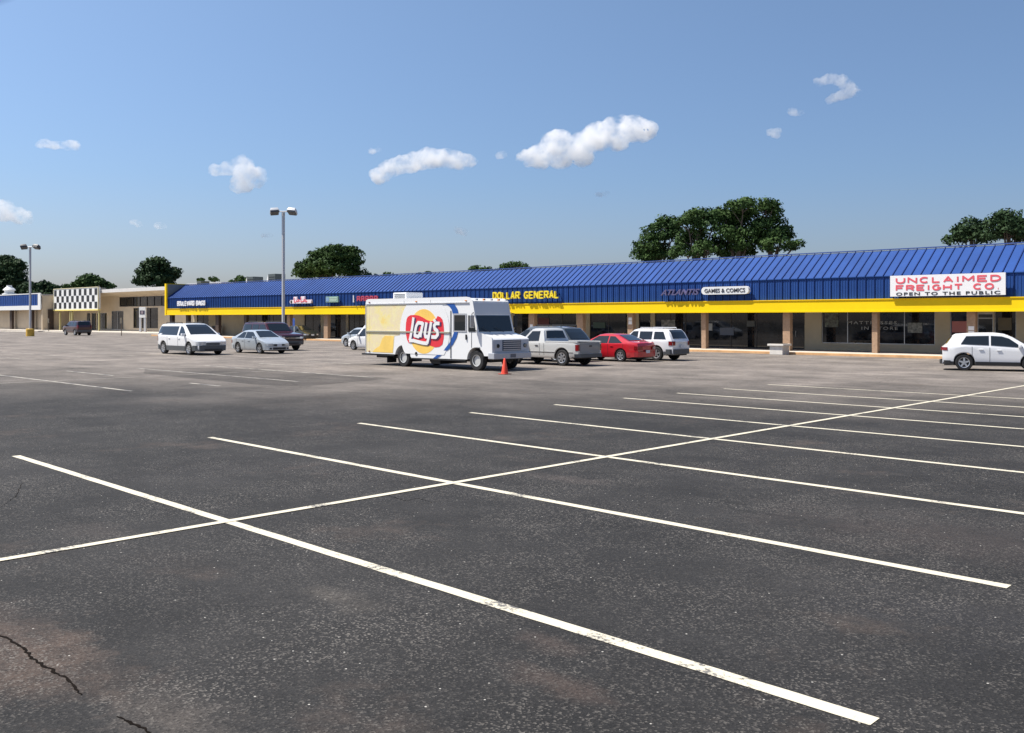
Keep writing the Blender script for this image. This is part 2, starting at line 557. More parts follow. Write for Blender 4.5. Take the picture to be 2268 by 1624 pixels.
def band(bm, x0, x1, y0, y1, z):
    """a painted strip cut into short pieces with slightly uneven edges"""
    horiz = abs(x1 - x0) > abs(y1 - y0)
    n = max(2, int(max(abs(x1 - x0), abs(y1 - y0)) / 0.25))
    rnd = random.Random(int(x0 * 31 + y0 * 17))
    A, B = [], []
    for i in range(n + 1):
        t = i / n
        j1, j2 = rnd.uniform(-0.0035, 0.0035), rnd.uniform(-0.0035, 0.0035)
        if horiz:
            A.append(bm.verts.new((x0 + (x1 - x0) * t, y0 + j1, z)))
            B.append(bm.verts.new((x0 + (x1 - x0) * t, y1 + j2, z)))
        else:
            A.append(bm.verts.new((x0 + j1, y0 + (y1 - y0) * t, z)))
            B.append(bm.verts.new((x1 + j2, y0 + (y1 - y0) * t, z)))
    for i in range(n):
        bm.faces.new((A[i], A[i + 1], B[i + 1], B[i]))

bm = bmesh.new()
W2 = 0.062
ys = [(5.39, 5.08), (8.70, 8.39), (12.02, 11.62), (15.15, 14.68), (18.02, 17.6), (20.80, 20.4), (23.25, 22.9), (25.7, 25.35), (28.3, 28.0)]
for i, (ya, yb) in enumerate(ys):
    x0 = -16.15 + 0.075 * i
    x1 = (-2.15, -2.44, -2.5)[min(i, 2)]
    k0 = len(bm.verts)
    band(bm, x0, x1, ya - W2, ya + W2, 0.004)
    bm.verts.ensure_lookup_table()
    for v_ in bm.verts[k0:]:
        v_.co.y += (yb - ya) * (v_.co.x - x0) / (x1 - x0)
struct('parking_bay_lines', bm, LINE1)
bm = bmesh.new()
band(bm, -9.30 - 0.056, -9.30 + 0.056, -6.0, 36.0, 0.008)
struct('parking_centre_line', bm, LINE1)
bm = bmesh.new()
for y in (12.55, 15.45, 18.4, 21.6, 24.4, 27.3, 30.6):
    x0, x1 = -40.4, -27.9
    if y == 15.45:
        x1 = -35.9
        band(bm, -29.9, -27.9, y - W2, y + W2, 0.004)
    if y > 23:
        x1 = -37.0
    band(bm, x0, x1, y - W2, y + W2, 0.004)
for y in (9.6, 12.55, 15.4, 18.3, 21.2, 24.2, 27, 30):
    band(bm, -66, -53.5, y - 0.04, y + 0.04, 0.004)
for x in (-60.2, -34.3):
    band(bm, x - 0.04, x + 0.04, 8.0, 22.0, 0.008)
struct('faded_bay_lines', bm, LINE2)
bm = bmesh.new()
poly(bm, [(-39.8, 18.5, 0.002), (-36.5, 16.9, 0.002), (-27.8, 16.6, 0.002), (-25.8, 17.3, 0.002), (-27.0, 21.8, 0.002), (-38.5, 21.0, 0.002)])
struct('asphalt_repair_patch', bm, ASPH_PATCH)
# sealed crack in the near left corner
def crack(bm, pts, w, z, seed):
    rnd = random.Random(seed)
    P = []
    for a, b in zip(pts, pts[1:]):
        n = max(2, int(math.dist(a, b) / 0.03))
        for i in range(n):
            t = i / n
            P.append((a[0] + (b[0] - a[0]) * t + rnd.uniform(-.010, .010), a[1] + (b[1] - a[1]) * t + rnd.uniform(-.010, .010)))
    A, B = [], []
    for i, p in enumerate(P):
        q = P[min(i + 1, len(P) - 1)]
        o = P[max(i - 1, 0)]
        d = Vector((q[0] - o[0], q[1] - o[1]))
        if d.length < 1e-6:
            d = Vector((1, 0))
        d.normalize()
        ww = w * rnd.uniform(0.35, 1.25) * math.sin(math.pi * (0.06 + 0.9 * i / len(P))) ** 0.4
        A.append(bm.verts.new((p[0] - d.y * ww / 2, p[1] + d.x * ww / 2, z)))
        B.append(bm.verts.new((p[0] + d.y * ww / 2, p[1] - d.x * ww / 2, z)))
    for i in range(len(P) - 1):
        bm.faces.new((A[i], A[i + 1], B[i + 1], B[i]))
bm = bmesh.new()
crack(bm, [(-7.479, 2.209), (-7.100, 2.267), (-6.816, 2.289), (-6.437, 2.256), (-6.200, 2.267), (-5.936, 2.275), (-5.594, 2.233)], 0.024, 0.004, 3)
crack(bm, [(-5.197, 2.245), (-5.019, 2.279), (-4.807, 2.292)], 0.018, 0.004, 5)
crack(bm, [(-11.872, 3.791), (-12.481, 4.165), (-13.513, 4.594)], 0.008, 0.004, 7)
crack(bm, [(-9.225, 7.380), (-8.797, 7.312), (-8.829, 7.517), (-8.458, 7.446)], 0.010, 0.004, 8)
struct('pavement_cracks', bm, mat('crack_sealant', (0.010, 0.0075, 0.006), 1.0, spec=0.05, vary=0.3, scale=20))

# ------------------------------------------------------------------ main strip-mall building (front wall v = 57.5, canopy face v = 54)
UL, UR = -110.74, 22.0
VF, VC, VW = 54.0, 54.4, 57.5
ZB0, ZB1, ZE, ZR, VR = 2.53, 3.30, 4.58, 6.18, 56.4
mall = thing('strip_mall', 'long low strip mall with blue metal mansard roof and yellow fascia band', 'building', ((UL + UR) / 2, VW, 0))
MX, MY = (UL + UR) / 2, VW
def mobj(name, bm, m, smooth=None, parent=None):
    if parent is None:
        bmesh.ops.translate(bm, verts=bm.verts, vec=(-MX, -MY, 0))
        return obj(name, bm, m, mall, smooth)
    bmesh.ops.translate(bm, verts=bm.verts, vec=(-MX, -MY, 0))
    return obj(name, bm, m, parent, smooth)

# openings: (u0, u1, z0, z1, mullions, kind)
OP = [(-109.53, -106.61, 0.14, 2.75, 1, 'door'), (-97.7, -90.5, 0.14, 2.75, 3, 'window'), (-89.9, -89.2, 0.14, 2.6, 0, 'door'),
      (-86.1, -83.1, 0.14, 2.75, 1, 'window'), (-81.8, -78.7, 0.14, 2.75, 1, 'door'), (-78.3, -75.6, 0.5, 2.75, 2, 'window'),
      (-74.6, -68.6, 0.14, 2.75, 2, 'window'), (-67.6, -62.0, 0.14, 2.75, 2, 'window'), (-61.0, -56.0, 0.14, 2.75, 2, 'window'),
      (-55.0, -53.3, 0.14, 2.75, 0, 'door'), (-52.75, -48.3, 0.14, 2.75, 2, 'window'), (-46.9, -43.3, 0.14, 2.75, 1, 'window'),
      (-42.2, -41.15, 0.14, 2.55, 0, 'door'), (-40.75, -36.8, 0.14, 2.75, 2, 'window'), (-36.4, -30.5, 0.14, 2.75, 2, 'window'),
      (-30.05, -28.96, 0.14, 2.75, 0, 'door'), (-27.8, -24.4, 0.58, 2.75, 1, 'window'), (-24.36, -20.75, 0.58, 2.75, 1, 'window'),
      (-19.9, -18.45, 0.14, 2.75, 0, 'window'), (-18.41, -17.55, 0.14, 2.45, 0, 'door'), (-17.5, -16.35, 0.14, 2.75, 0, 'window'),
      (-15.0, -9.0, 0.58, 2.75, 2, 'window'), (-8.0, -2.0, 0.58, 2.75, 2, 'window'), (0.0, 8.0, 0.58, 2.75, 2, 'window')]
# front wall pieces between and above/below the openings
bm = bmesh.new()
prev = UL + 0.3
for (a, b, z0, z1, k, kind) in OP:
    if a - prev > 0.02:
        box(bm, prev, a, VW, VW + 0.25, 0.14, 4.2)
    box(bm, a, b, VW, VW + 0.25, z1, 4.2)
    if z0 > 0.2:
        box(bm, a, b, VW, VW + 0.25, 0.14, z0)
    prev = b
box(bm, prev, UR, VW, VW + 0.25, 0.14, 4.2)
mobj('front_wall', bm, BEIGE)
bm = bmesh.new()
box(bm, UL + 0.3, UR, 80.0, 80.3, 0, 5.2)
box(bm, UL + 0.3, UL + 0.6, VW + 0.26, 79.99, 0, 5.2)
box(bm, UR - 0.3, UR, VW + 0.26, 79.99, 0, 5.2)
mobj('rear_wall', bm, BEIGE)
bm = bmesh.new()
box(bm, UL + 0.3, UR, VR + 0.05, 80.3, 5.22, 5.45)
mobj('flat_roof', bm, GREYROOF)
# floor and dark interior behind the glass
bm = bmesh.new()
box(bm, UL + 0.6, UR - 0.3, VW + 1.3, VW + 1.4, 0.14, 4.2)
mobj('interior_wall', bm, mat('dim_interior', (0.03, 0.03, 0.032), 0.9))
for (a, b, z0, z1, k, kind) in OP:
    bm = bmesh.new()
    fw = 0.05
    y0, y1 = VW + 0.06, VW + 0.12
    box(bm, a, a + fw, y0, y1, z0, z1)
    box(bm, b - fw, b, y0, y1, z0, z1)
    box(bm, a + fw, b - fw, y0, y1, z1 - fw, z1)
    box(bm, a + fw, b - fw, y0, y1, z0, z0 + fw)
    for i in range(k):
        x = a + (b - a) * (i + 1) / (k + 1)
        box(bm, x - 0.025, x + 0.025, y0, y1, z0 + fw, z1 - fw)
    if kind == 'door':
        box(bm, a + fw, b - fw, y0 + 0.002, y1 - 0.002, 2.15, 2.2)
    fr = mobj('shop_door' if kind == 'door' else 'shop_window', bm, ALU if a > -30 and a != -109.53 else mat('bronze_frame', (0.06, 0.05, 0.045), 0.4, metal=0.5))
    bm = bmesh.new()
    box(bm, a + fw, b - fw, y0 + 0.025, y0 + 0.035, z0 + fw, z1 - fw)
    mobj('pane', bm, GLASS, parent=fr)
    if kind == 'door':
        bm = bmesh.new()
        tube(bm, (a + (b - a) * 0.42, VW + 0.02, 0.95), (a + (b - a) * 0.42, VW + 0.02, 1.35), 0.014, n=6)
        for hz in (0.98, 1.32):
            tube(bm, (a + (b - a) * 0.42, VW + 0.02, hz), (a + (b - a) * 0.42, VW + 0.09, hz), 0.01, n=6)
        mobj('handle', bm, ALU, parent=fr)
# soffit
bm = bmesh.new()
box(bm, UL + 0.2, UR, VF + 0.14, VW + 0.2, 2.76, 2.80)
mobj('canopy_soffit', bm, SOFFIT)
# yellow fascia band: three mouldings
bm = bmesh.new()
box(bm, UL, UR, VF, VF + 0.12, ZB0 + 0.10, ZB1 - 0.05)
box(bm, UL, UR, VF - 0.035, VF + 0.12, ZB0, ZB0 + 0.098)
box(bm, UL, UR, VF - 0.05, VF + 0.12, ZB1 - 0.048, ZB1)
mobj('yellow_fascia_band', bm, YELLOW)
# blue vertical fascia with ribs
bm = bmesh.new()
box(bm, UL + 0.3, UR, VF + 0.16, VF + 0.24, ZB1 - 0.1, ZE, mi=0)
SP = 0.53
n = int((UR - UL - 0.3) / SP)
for i in range(n + 1):
    x = UL + 0.35 + i * SP
    box(bm, x - 0.022, x + 0.022, VF + 0.11, VF + 0.158, ZB1, ZE - 0.01, mi=1)
    for d in (0.18, 0.35):
        box(bm, x + d - 0.012, x + d + 0.012, VF + 0.14, VF + 0.158, ZB1, ZE - 0.02, mi=0)
mobj('blue_fascia', bm, [BLUE, BLUESEAM])
# sloped standing seam roof
bm = bmesh.new()
prism(bm, [(VF + 0.10, ZE - 0.02), (VF + 0.10, ZE + 0.03), (VR, ZR + 0.02), (VR + 0.25, ZR + 0.02), (VR + 0.25, 5.46), (VR + 0.1, 5.46), (VR + 0.1, ZR - 0.1), (VF + 0.26, ZE - 0.02)], 'x', UL + 0.3, UR)
for i in range(n + 1):
    x = UL + 0.35 + i * SP
    f0 = len(bm.faces)
    prism(bm, [(VF + 0.08, ZE + 0.0), (VF + 0.08, ZE + 0.085), (VR, ZR + 0.075), (VR, ZR)], 'x', x - 0.024, x + 0.024)
    bm.faces.ensure_lookup_table()
    for f in bm.faces[f0:]:
        f.material_index = 1
mobj('metal_roof', bm, [BLUE, BLUESEAM])
bm = bmesh.new()
box(bm, UL + 0.3, UR, VR - 0.06, VR + 0.3, ZR + 0.078, ZR + 0.13)
mobj('ridge_cap', bm, mat('ridge_blue', (0.045, 0.095, 0.30), 0.4))
# left end wing wall with yellow edge
bm = bmesh.new()
box(bm, UL + 0.0, UL + 0.29, VF + 0.13, 57.0, 2.6, 6.30)
mobj('wing_wall', bm, GREYWALL)
bm = bmesh.new()
box(bm, UL - 0.05, UL + 0.36, VF - 0.06, VF + 0.12, 2.5, 6.36)
box(bm, UL - 0.05, UL + 0.36, VF + 0.12, 57.0, 6.302, 6.36)
mobj('yellow_wing_trim', bm, YELLOW)
# columns
for (a, b, dark) in [(-110.4, -109.75, 1), (-106.3, -105.7, 1), (-99.3, -98.6, 1), (-93.1, -92.6, 1), (-84.6, -84.1, 0), (-78.1, -77.45, 0), (-70.0, -69.4, 0),
                     (-63.6, -63.0, 0), (-56.9, -56.3, 0), (-50.55, -49.95, 0), (-45.6, -45.05, 0), (-40.9, -40.45, 0), (-34.78, -34.45, 0),
                     (-28.86, -28.38, 0), (-23.2, -22.88, 0), (-17.95, -17.5, 0), (-12.2, -11.8, 0), (-6.5, -6.1, 0), (0, .4, 0)]:
    bm = bmesh.new()
    box(bm, a, b, VC, VC + 0.36, 0.14, 2.759)
    mobj('canopy_column', bm, DARKCOL if dark else BROWNCOL)

# rooftop units
def hvac(u, v, z, sx, sy, sz, label, cowl=True):
    t = thing('rooftop_unit', label, 'air conditioner', (u, v, 5.45), 0, 'rooftop units on the strip mall')
    bm = bmesh.new()
    box(bm, -sx / 2, sx / 2, -sy / 2, sy / 2, 0.1, sz, 0.03)
    obj('cabinet', bm, mat('unit_grey', (0.07, 0.085, 0.085), 0.6), t)
    bm = bmesh.new()
    box(bm, -sx / 2, sx / 2, -sy / 2, sy / 2, 0.0, 0.098)
    obj('curb', bm, BLACKP, t)
    bm = bmesh.new()
    for i in range(7):
        z_ = 0.25 + i * (sz - 0.4) / 7
        box(bm, -sx / 2 + 0.1, sx / 2 - 0.1, -sy / 2 - 0.03, -sy / 2 - 0.003, z_, z_ + 0.05)
    obj('louvre', bm, BLACKP, t)
    if cowl:
        bm = bmesh.new()
        prism(bm, [(-sx / 2 - 1.0, 0.1), (-sx / 2 - 0.02, 0.1), (-sx / 2 - 0.02, sz)], 'y', -sy / 2, sy / 2)
        obj('cowl', bm, WHITETRIM, t)
hvac(-123.90, 66, 0, 1.2, 1.3, 1.9, 'dark cube-shaped rooftop unit with no cowl, leftmost on the strip mall roof', False)
hvac(-110.17, 66, 0, 1.5, 1.5, 2.1, 'grey louvred rooftop unit with white cowl, well left of the tall lamp post')
hvac(-104.99, 66, 0, 1.6, 1.5, 2.3, 'larger grey rooftop unit with white cowl directly beside the tall lamp post')

# pavement in front of the mall
bm = bmesh.new()
box(bm, UL - 0.5, UR, 52.62, 57.6, -0.2, 0.138)
struct('sidewalk', bm, CONC)
bm = bmesh.new()
box(bm, UL - 0.5, UR, 52.45, 52.615, -0.2, 0.145, 0.02)
struct('kerb', bm, KERBPAINT)

# concrete planter at the kerb
t = thing('concrete_planter', 'square white concrete planter with flared rim by the kerb', 'planter', (-27.75, 51.9, 0), 0)
bm = bmesh.new()
box(bm, -0.42, 0.42, -0.42, 0.42, 0, 0.52, 0.02)
obj('planter_box', bm, PLANTC, t)
bm = bmesh.new()
box(bm, -0.52, 0.52, -0.52, 0.52, 0.522, 0.64, 0.02)
obj('rim', bm, PLANTC, t)
bm = bmesh.new()
box(bm, -0.36, 0.36, -0.36, 0.36, 0.642, 0.66)
obj('soil', bm, mat('dark_soil', (0.05, 0.035, 0.025), 0.95), t)

# trash bin on the walk at the left end
t = thing('trash_bin', 'dark brown trash bin standing against the beige shop wall', 'bin', (-103.0, 56.6, 0.138))
bm = bmesh.new()
box(bm, -0.38, 0.38, -0.38, 0.38, 0, 0.9, 0.04)
obj('bin_body', bm, mat('bin_brown', (0.06, 0.03, 0.022), 0.6), t)
bm = bmesh.new()
box(bm, -0.42, 0.42, -0.42, 0.42, 0.902, 1.1, 0.06)
obj('lid', bm, BLACKP, t)

# ------------------------------------------------------------------ signs on the blue fascia
VS = VF - 0.16     # face plane of signs
def signthing(name, label, cat, u, z):
    return thing(name, label, cat, (u, VS, z), 0, 'shop signs on the blue fascia')
def brackets(t, x0, x1, z, n=3):
    for i in range(n):
        x = x0 + (x1 - x0) * i / max(1, n - 1)
        bm = bmesh.new()
        box(bm, x - 0.03, x + 0.03, 0.02, 0.27, z - 0.03, z + 0.03)
        obj('bracket', bm, BLACKP, t)
def block_letters(parent, body, x0, x1, z0, z1, y, depth, w, gap, m):
    tot = sum(WID.get(c, 1.0) for c in body) + gap * (len(body) - 1)
    k = (x1 - x0 - w) / tot
    x = x0 + w / 2
    for c in body:
        cw = WID.get(c, 1.0) * k
        if c in FONT:
            bm = bmesh.new()
            strokes(bm, [[(x + p[0] * cw, z0 + w / 2 + p[1] * (z1 - z0 - w)) for p in ln] for ln in FONT[c]], w, y, depth)
            obj('letter', bm, m, parent)
        x += cw + gap * k
def letter_sign(name, label, body, u0, u1, z0, z1, m, bold=0.02, depth=0.10, shear=0.0, spacing=1.0, raceway=True, block=0):
    uc, zc = (u0 + u1) / 2, (z0 + z1) / 2
    t = signthing(name, label, 'sign', uc, zc)
    if block:
        block_letters(t, body, u0 - uc, u1 - uc, z0 - zc, z1 - zc, 0, depth, block, 0.5, m)
    else:
        obj('lettering', text_mesh(body, u0 - uc, u1 - uc, z0 - zc, z1 - zc, 0, depth, bold, shear, spacing), m, t)
    if raceway:
        bm = bmesh.new()
        box(bm, u0 - uc + 0.1, u1 - uc - 0.1, 0.003, 0.09, -0.09, 0.09)
        obj('raceway', bm, BLUESEAM, t)
    brackets(t, u0 - uc + 0.2, u1 - uc - 0.2, 0)
    return t
WHL = mat('white_sign_letters', (0.80, 0.80, 0.82), 0.4)
YEL = mat('yellow_sign_letters', (0.85, 0.66, 0.03), 0.4)
letter_sign('letter_sign', 'white block letters reading BOULEVARD BINGO at the left end of the fascia', 'BOULEVARD BINGO', -107.2, -100.5, 3.60, 4.18, WHL, 0.05, block=0.125)
letter_sign('letter_sign', 'yellow channel letters reading DOLLAR GENERAL above the delivery truck', 'DOLLAR GENERAL', -53.85, -46.85, 3.66, 4.26, YEL, 0.03, 0.14, block=0.11)
letter_sign('letter_sign', 'dim purple slanted letters reading ATLANTIS left of the white games sign', 'ATLANTIS', -37.6, -34.5, 3.72, 4.12, mat('purple_letters', (0.11, 0.10, 0.20), 0.4), 0.02, 0.14, 0.4)
# games and comics capsule
def capsule(bm, x0, x1, z0, z1, y0, y1, n=8):
    r = (z1 - z0) / 2
    zc = (z0 + z1) / 2
    pts = [(x1 - r + r * math.sin(math.pi * i / n), zc - r * math.cos(math.pi * i / n)) for i in range(n + 1)]
    pts += [(x0 + r - r * math.sin(math.pi * i / n), zc + r * math.cos(math.pi * i / n)) for i in range(n + 1)]
    prism(bm, pts, 'y', y0, y1)
t = signthing('capsule_sign', 'white rounded capsule sign reading GAMES & COMICS in outlined letters', 'sign', -32.62, 3.97)
bm = bmesh.new(); capsule(bm, -1.75, 1.75, -0.25, 0.25, -0.10, 0.14)
obj('panel', bm, WHITETRIM, t)
obj('lettering', text_mesh('GAMES & COMICS', -1.5, 1.5, -0.13, 0.13, -0.103, 0.02, 0.01), mat('dark_sign_letters', (0.05, 0.05, 0.06), 0.5), t)
brackets(t, -1.4, 1.4, 0)
# unclaimed freight banner
t = signthing('banner_sign', 'big white board reading UNCLAIMED FREIGHT CO. OPEN TO THE PUBLIC in red', 'sign', -18.85, 3.98)
bm = bmesh.new(); box(bm, -3.04, 3.04, -0.04, 0.02, -0.58, 0.60, 0.008)
obj('panel', bm, mat('white_banner', (0.80, 0.79, 0.78), 0.5), t)
RL = mat('red_sign_letters', (0.72, 0.10, 0.13), 0.5)
block_letters(t, 'UNCLAIMED', -2.72, 2.82, 0.14, 0.50, -0.042, 0.012, 0.088, 0.5, RL)
block_letters(t, 'FREIGHT CO.', -2.72, 2.80, -0.28, 0.07, -0.042, 0.012, 0.088, 0.5, RL)
obj('lettering', text_mesh('OPEN TO THE PUBLIC', -2.70, 2.78, -0.53, -0.35, -0.043, 0.012, 0.02, 0, 1.25), mat('black_sign_letters', (0.03, 0.03, 0.03), 0.5), t)
for x in (-2.6, -0.9, 0.9, 2.6):
    bm = bmesh.new()
    box(bm, x - 0.03, x + 0.03, 0.022, 0.27, -0.3, 0.3)
    obj('bracket', bm, BLACKP, t)
# pink-and-white script sign
t = signthing('script_sign', 'pink and white cloud-shaped script sign with a black dot, right of the tall lamp post', 'sign', -81.25, 3.98)
bm = bmesh.new(); capsule(bm, -1.9, 1.9, -0.34, 0.02, -0.06, 0.12)
box(bm, -1.25, -0.62, -0.06, 0.12, 0.0, 0.33, 0.05)
box(bm, 0.05, 0.75, -0.06, 0.12, 0.0, 0.35, 0.05)
obj('panel', bm, mat('pale_pink_panel', (0.78, 0.66, 0.68), 0.5), t)
bm = bmesh.new()
strokes(bm, [[(-1.1, 0.25), (-1.05, -0.2), (-0.8, -0.22)], [(-0.7, -0.2), (-0.6, 0.0), (-0.45, -0.2)], [(-0.35, -0.2), (-0.3, 0.05), (-0.1, -0.15)], [(0.1, 0.28), (0.15, -0.2), (0.5, -0.15)], [(0.55, -0.2), (0.7, 0.05), (0.85, -0.2)], [(0.95, 0.1), (1.0, -0.2), (1.2, -0.15)]], 0.10, -0.062, 0.02)
obj('lettering', bm, RL, t)
bm = bmesh.new(); lathe(bm, [(0.15, -0.085), (0.15, -0.062)], (-1.6, 0, -0.16), 'y', 16)
obj('dot', bm, BLACKP, t)
brackets(t, -1.4, 1.4, -0.1)
# green plate sign
t = signthing('panel_sign', 'small pale green and blue plate sign between the script sign and the red one', 'sign', -75.9, 3.97)
bm = bmesh.new(); box(bm, -1.0, 1.0, -0.05, 0.12, -0.29, 0.28, 0.02)
obj('panel', bm, mat('pale_green_panel', (0.22, 0.36, 0.30), 0.5), t)
bm = bmesh.new(); strokes(bm, [[(-0.35, 0.14), (0.85, 0.14)], [(-0.35, 0.0), (0.85, 0.0)], [(-0.35, -0.15), (0.7, -0.15)]], 0.07, -0.053, 0.012)
obj('lettering', bm, mat('pale_letter', (0.5, 0.6, 0.48), 0.5), t)
bm = bmesh.new(); box(bm, -0.93, -0.45, -0.07, -0.053, -0.2, 0.2)
obj('emblem', bm, mat('steel_blue', (0.20, 0.32, 0.48), 0.5), t)
brackets(t, -0.8, 0.8, 0)
# red letters partly behind the truck
t = signthing('letter_sign', 'dull red letters with a thin white upright at left, just left of the truck', 'sign', -70.4, 3.95)
for i, x in enumerate((-1.2, -0.55, 0.1, 0.75, 1.4)):
    bm = bmesh.new()
    strokes(bm, [[(x - 0.2, -0.2), (x - 0.2, 0.24)], [(x - 0.2, 0.22), (x + 0.2, 0.2)], [(x - 0.18, 0.0), (x + 0.15, 0.0)], [(x + 0.2, 0.22), (x + 0.2, -0.2)]], 0.13, 0, 0.10)
    obj('letter', bm, mat('dull_red_letters', (0.42, 0.05, 0.09), 0.5), t)
bm = bmesh.new(); box(bm, -2.05, -1.95, -0.1, 0.0, -0.3, 0.35)
obj('upright', bm, WHL, t)
bm = bmesh.new(); box(bm, -2.0, 1.7, 0.003, 0.09, -0.09, 0.09)
obj('raceway', bm, BLUESEAM, t)
brackets(t, -1.6, 1.6, 0)

# writing and posters in the shop windows (parts of the shop front, lettered on the glass)
DIML = mat('dim_window_letters', (0.30, 0.31, 0.31), 0.5)
for wd, xa, xb, za in (('MATTRESSES', -26.1, -23.0, 1.80), ('IN', -25.2, -24.75, 1.46), ('STORE', -24.4, -22.95, 1.46)):
    mobj('window_lettering', text_mesh(wd, xa, xb, za, za + 0.19, VW + 0.058, 0.004, 0.01, 0, 1.3), DIML)
def poster(u0, u1, z0, z1, m, label, cat='poster'):
    bm = bmesh.new(); box(bm, u0, u1, VW + 0.045, VW + 0.058, z0, z1)
    o = obj('window_poster', bm, m)
    tag(o, label, cat, 'posters in the shop windows')
poster(-19.8, -18.55, 1.35, 2.0, mat('faded_pink_poster', (0.45, 0.16, 0.15), 0.6), 'faded pink poster in the window right of the wide beige pier')
poster(-22.35, -21.5, 1.3, 1.9, mat('pale_grid_poster', (0.22, 0.24, 0.22), 0.6, cols=((0.08, 0.09, 0.09), (0.34, 0.35, 0.32)), scale=5), 'pale grid poster in the window left of the wide beige pier')
poster(-40.2, -39.0, 1.25, 2.05, mat('grey_notice', (0.22, 0.23, 0.22), 0.6, cols=((0.07, 0.08, 0.08), (0.32, 0.32, 0.3)), scale=4), 'grey notice sheets in the window above the white SUV')
poster(-36.3, -35.9, 1.3, 1.8, mat('white_notice', (0.42, 0.43, 0.42), 0.6), 'small white notice at the left edge of the widest dark window')
poster(-35.3, -34.2, 1.0, 1.5, mat('blue_grey_notice', (0.13, 0.15, 0.19), 0.6), 'blue-grey notice low in the widest dark window')
poster(-27.6, -26.7, 1.6, 2.5, mat('striped_display', (0.10, 0.12, 0.10), 0.6, cols=((0.03, 0.03, 0.03), (0.17, 0.19, 0.16)), scale=6), 'striped pale display board in the window right of the planter')
poster(-46.6, -45.4, 1.4, 1.85, mat('dark_green_notice', (0.05, 0.09, 0.07), 0.6), 'dark green notice sheet in the window left of the column with papers')
poster(-52.4, -51.2, 1.5, 2.2, mat('dim_red_notice', (0.12, 0.03, 0.03), 0.6), 'dim red notice in the window above the silver pickup cab')
poster(-33.2, -32.6, 1.6, 2.0, mat('dim_grey_notice', (0.09, 0.10, 0.10), 0.6), 'dim grey notice high in the middle of the widest dark window')
poster(-17.3, -16.6, 1.5, 2.2, mat('dim_ochre_notice', (0.12, 0.10, 0.06), 0.6), 'dim ochre poster in the last window at the right edge')
for k, (u, z, lb) in enumerate([(-17.86, 1.52, 'white paper notices taped to the column behind the white car'), (-50.4, 1.46, 'small white notice on the column beside the truck windscreen'), (-40.82, 2.0, 'pale notice taped high on the column above the red sedan')]):
    bm = bmesh.new()
    box(bm, u, u + 0.3, VC - 0.014, VC - 0.004, z, z + 0.22)
    box(bm, u, u + 0.3, VC - 0.014, VC - 0.004, z - 0.27, z - 0.04)
    tag(obj('paper_notice', bm, mat('notice_white', (0.75, 0.74, 0.72), 0.7)), lb, 'notice')

# ------------------------------------------------------------------ beige neighbour and blue-fronted shop further left
bg = thing('beige_building', 'beige flat-roofed shop building with a deep white-edged overhang', 'building', (-160, 65, 0))
def bobj(name, bm, m, parent=bg, off=(160, -65, 0)):
    bmesh.ops.translate(bm, verts=bm.verts, vec=off)
    return obj(name, bm, m, parent)
U0, U1 = -168.1, -118.5
BO = [(-161.5, -160.1, 0.14, 3.0), (-159.6, -157.8, 0.14, 3.0), (-157.4, -153.6, 0.3, 3.0), (-151.8, -147.4, 0.3, 3.3), (-143.9, -135.6, 0.6, 3.7), (-148.9, -120.5, 3.95, 5.45)]
LOW = [b for b in BO if b[3] < 3.8]
bm = bmesh.new()
prev = U0
for (a, b, z0, z1) in sorted(LOW):
    if a > prev:
        box(bm, prev, a, 65, 65.3, 0, 3.94)
    box(bm, a, b, 65, 65.3, z1, 3.94)
    box(bm, a, b, 65, 65.3, 0, z0)
    prev = b
box(bm, prev, U1, 65, 65.3, 0, 3.94)
box(bm, U0, -148.9, 65, 65.3, 3.942, 6.15)
box(bm, -148.9, -120.5, 65, 65.3, 5.45, 6.15)
box(bm, -120.5, U1, 65, 65.3, 3.942, 6.15)
bobj('front_wall', bm, BEIGE2)
bm = bmesh.new()
box(bm, U0, U1, 86, 86.3, 0, 6.1); box(bm, U0, U0 + 0.3, 65.31, 85.99, 0, 6.1); box(bm, U1 - 0.3, U1, 65.31, 85.99, 0, 6.1)
bobj('rear_wall', bm, BEIGE2)
bm = bmesh.new(); box(bm, U0 + .4, U1 - .4, 65.7, 65.8, 0, 6.1)
bobj('interior_wall', bm, mat('dim_interior', (0.03, 0.03, 0.03)))
bm = bmesh.new()
box(bm, U0, U1, 62.62, 86.3, 6.16, 6.3)
bobj('flat_roof', bm, BEIGE2)
bm = bmesh.new()
box(bm, U0, U1, 62.5, 62.6, 6.1, 6.62, 0.02)
bobj('roof_fascia', bm, mat('grey_white_fascia', (0.62, 0.60, 0.57), 0.7, vary=0.08))
bm = bmesh.new()
prism(bm, [(62.61, 6.12), (62.61, 6.159), (64.99, 6.159), (64.99, 5.65)], 'x', U0, U1)
bobj('sloped_soffit', bm, BEIGE2)
for (a, b, z0, z1) in BO:
    bm = bmesh.new()
    k = max(2, int((b - a) / 2.2))
    for i in range(k + 1):
        x = a + (b - a) * i / k
        x = min(max(x, a + 0.06), b - 0.06)
        box(bm, x - 0.06, x + 0.06, 65.05, 65.12, z0, z1)
    box(bm, a, b, 65.04, 65.125, z0, z0 + 0.08)
    box(bm, a, b, 65.04, 65.125, z1 - 0.08, z1)
    fr = bobj('shop_window', bm, ALU if a < -150 else mat('bronze_frame', (0.06, 0.05, 0.045)))
    bm = bmesh.new(); box(bm, a, b, 65.13, 65.15, z0, z1)
    bmesh.ops.translate(bm, verts=bm.verts, vec=(160, -65, 0))
    obj('pane', bm, GLASS, fr)

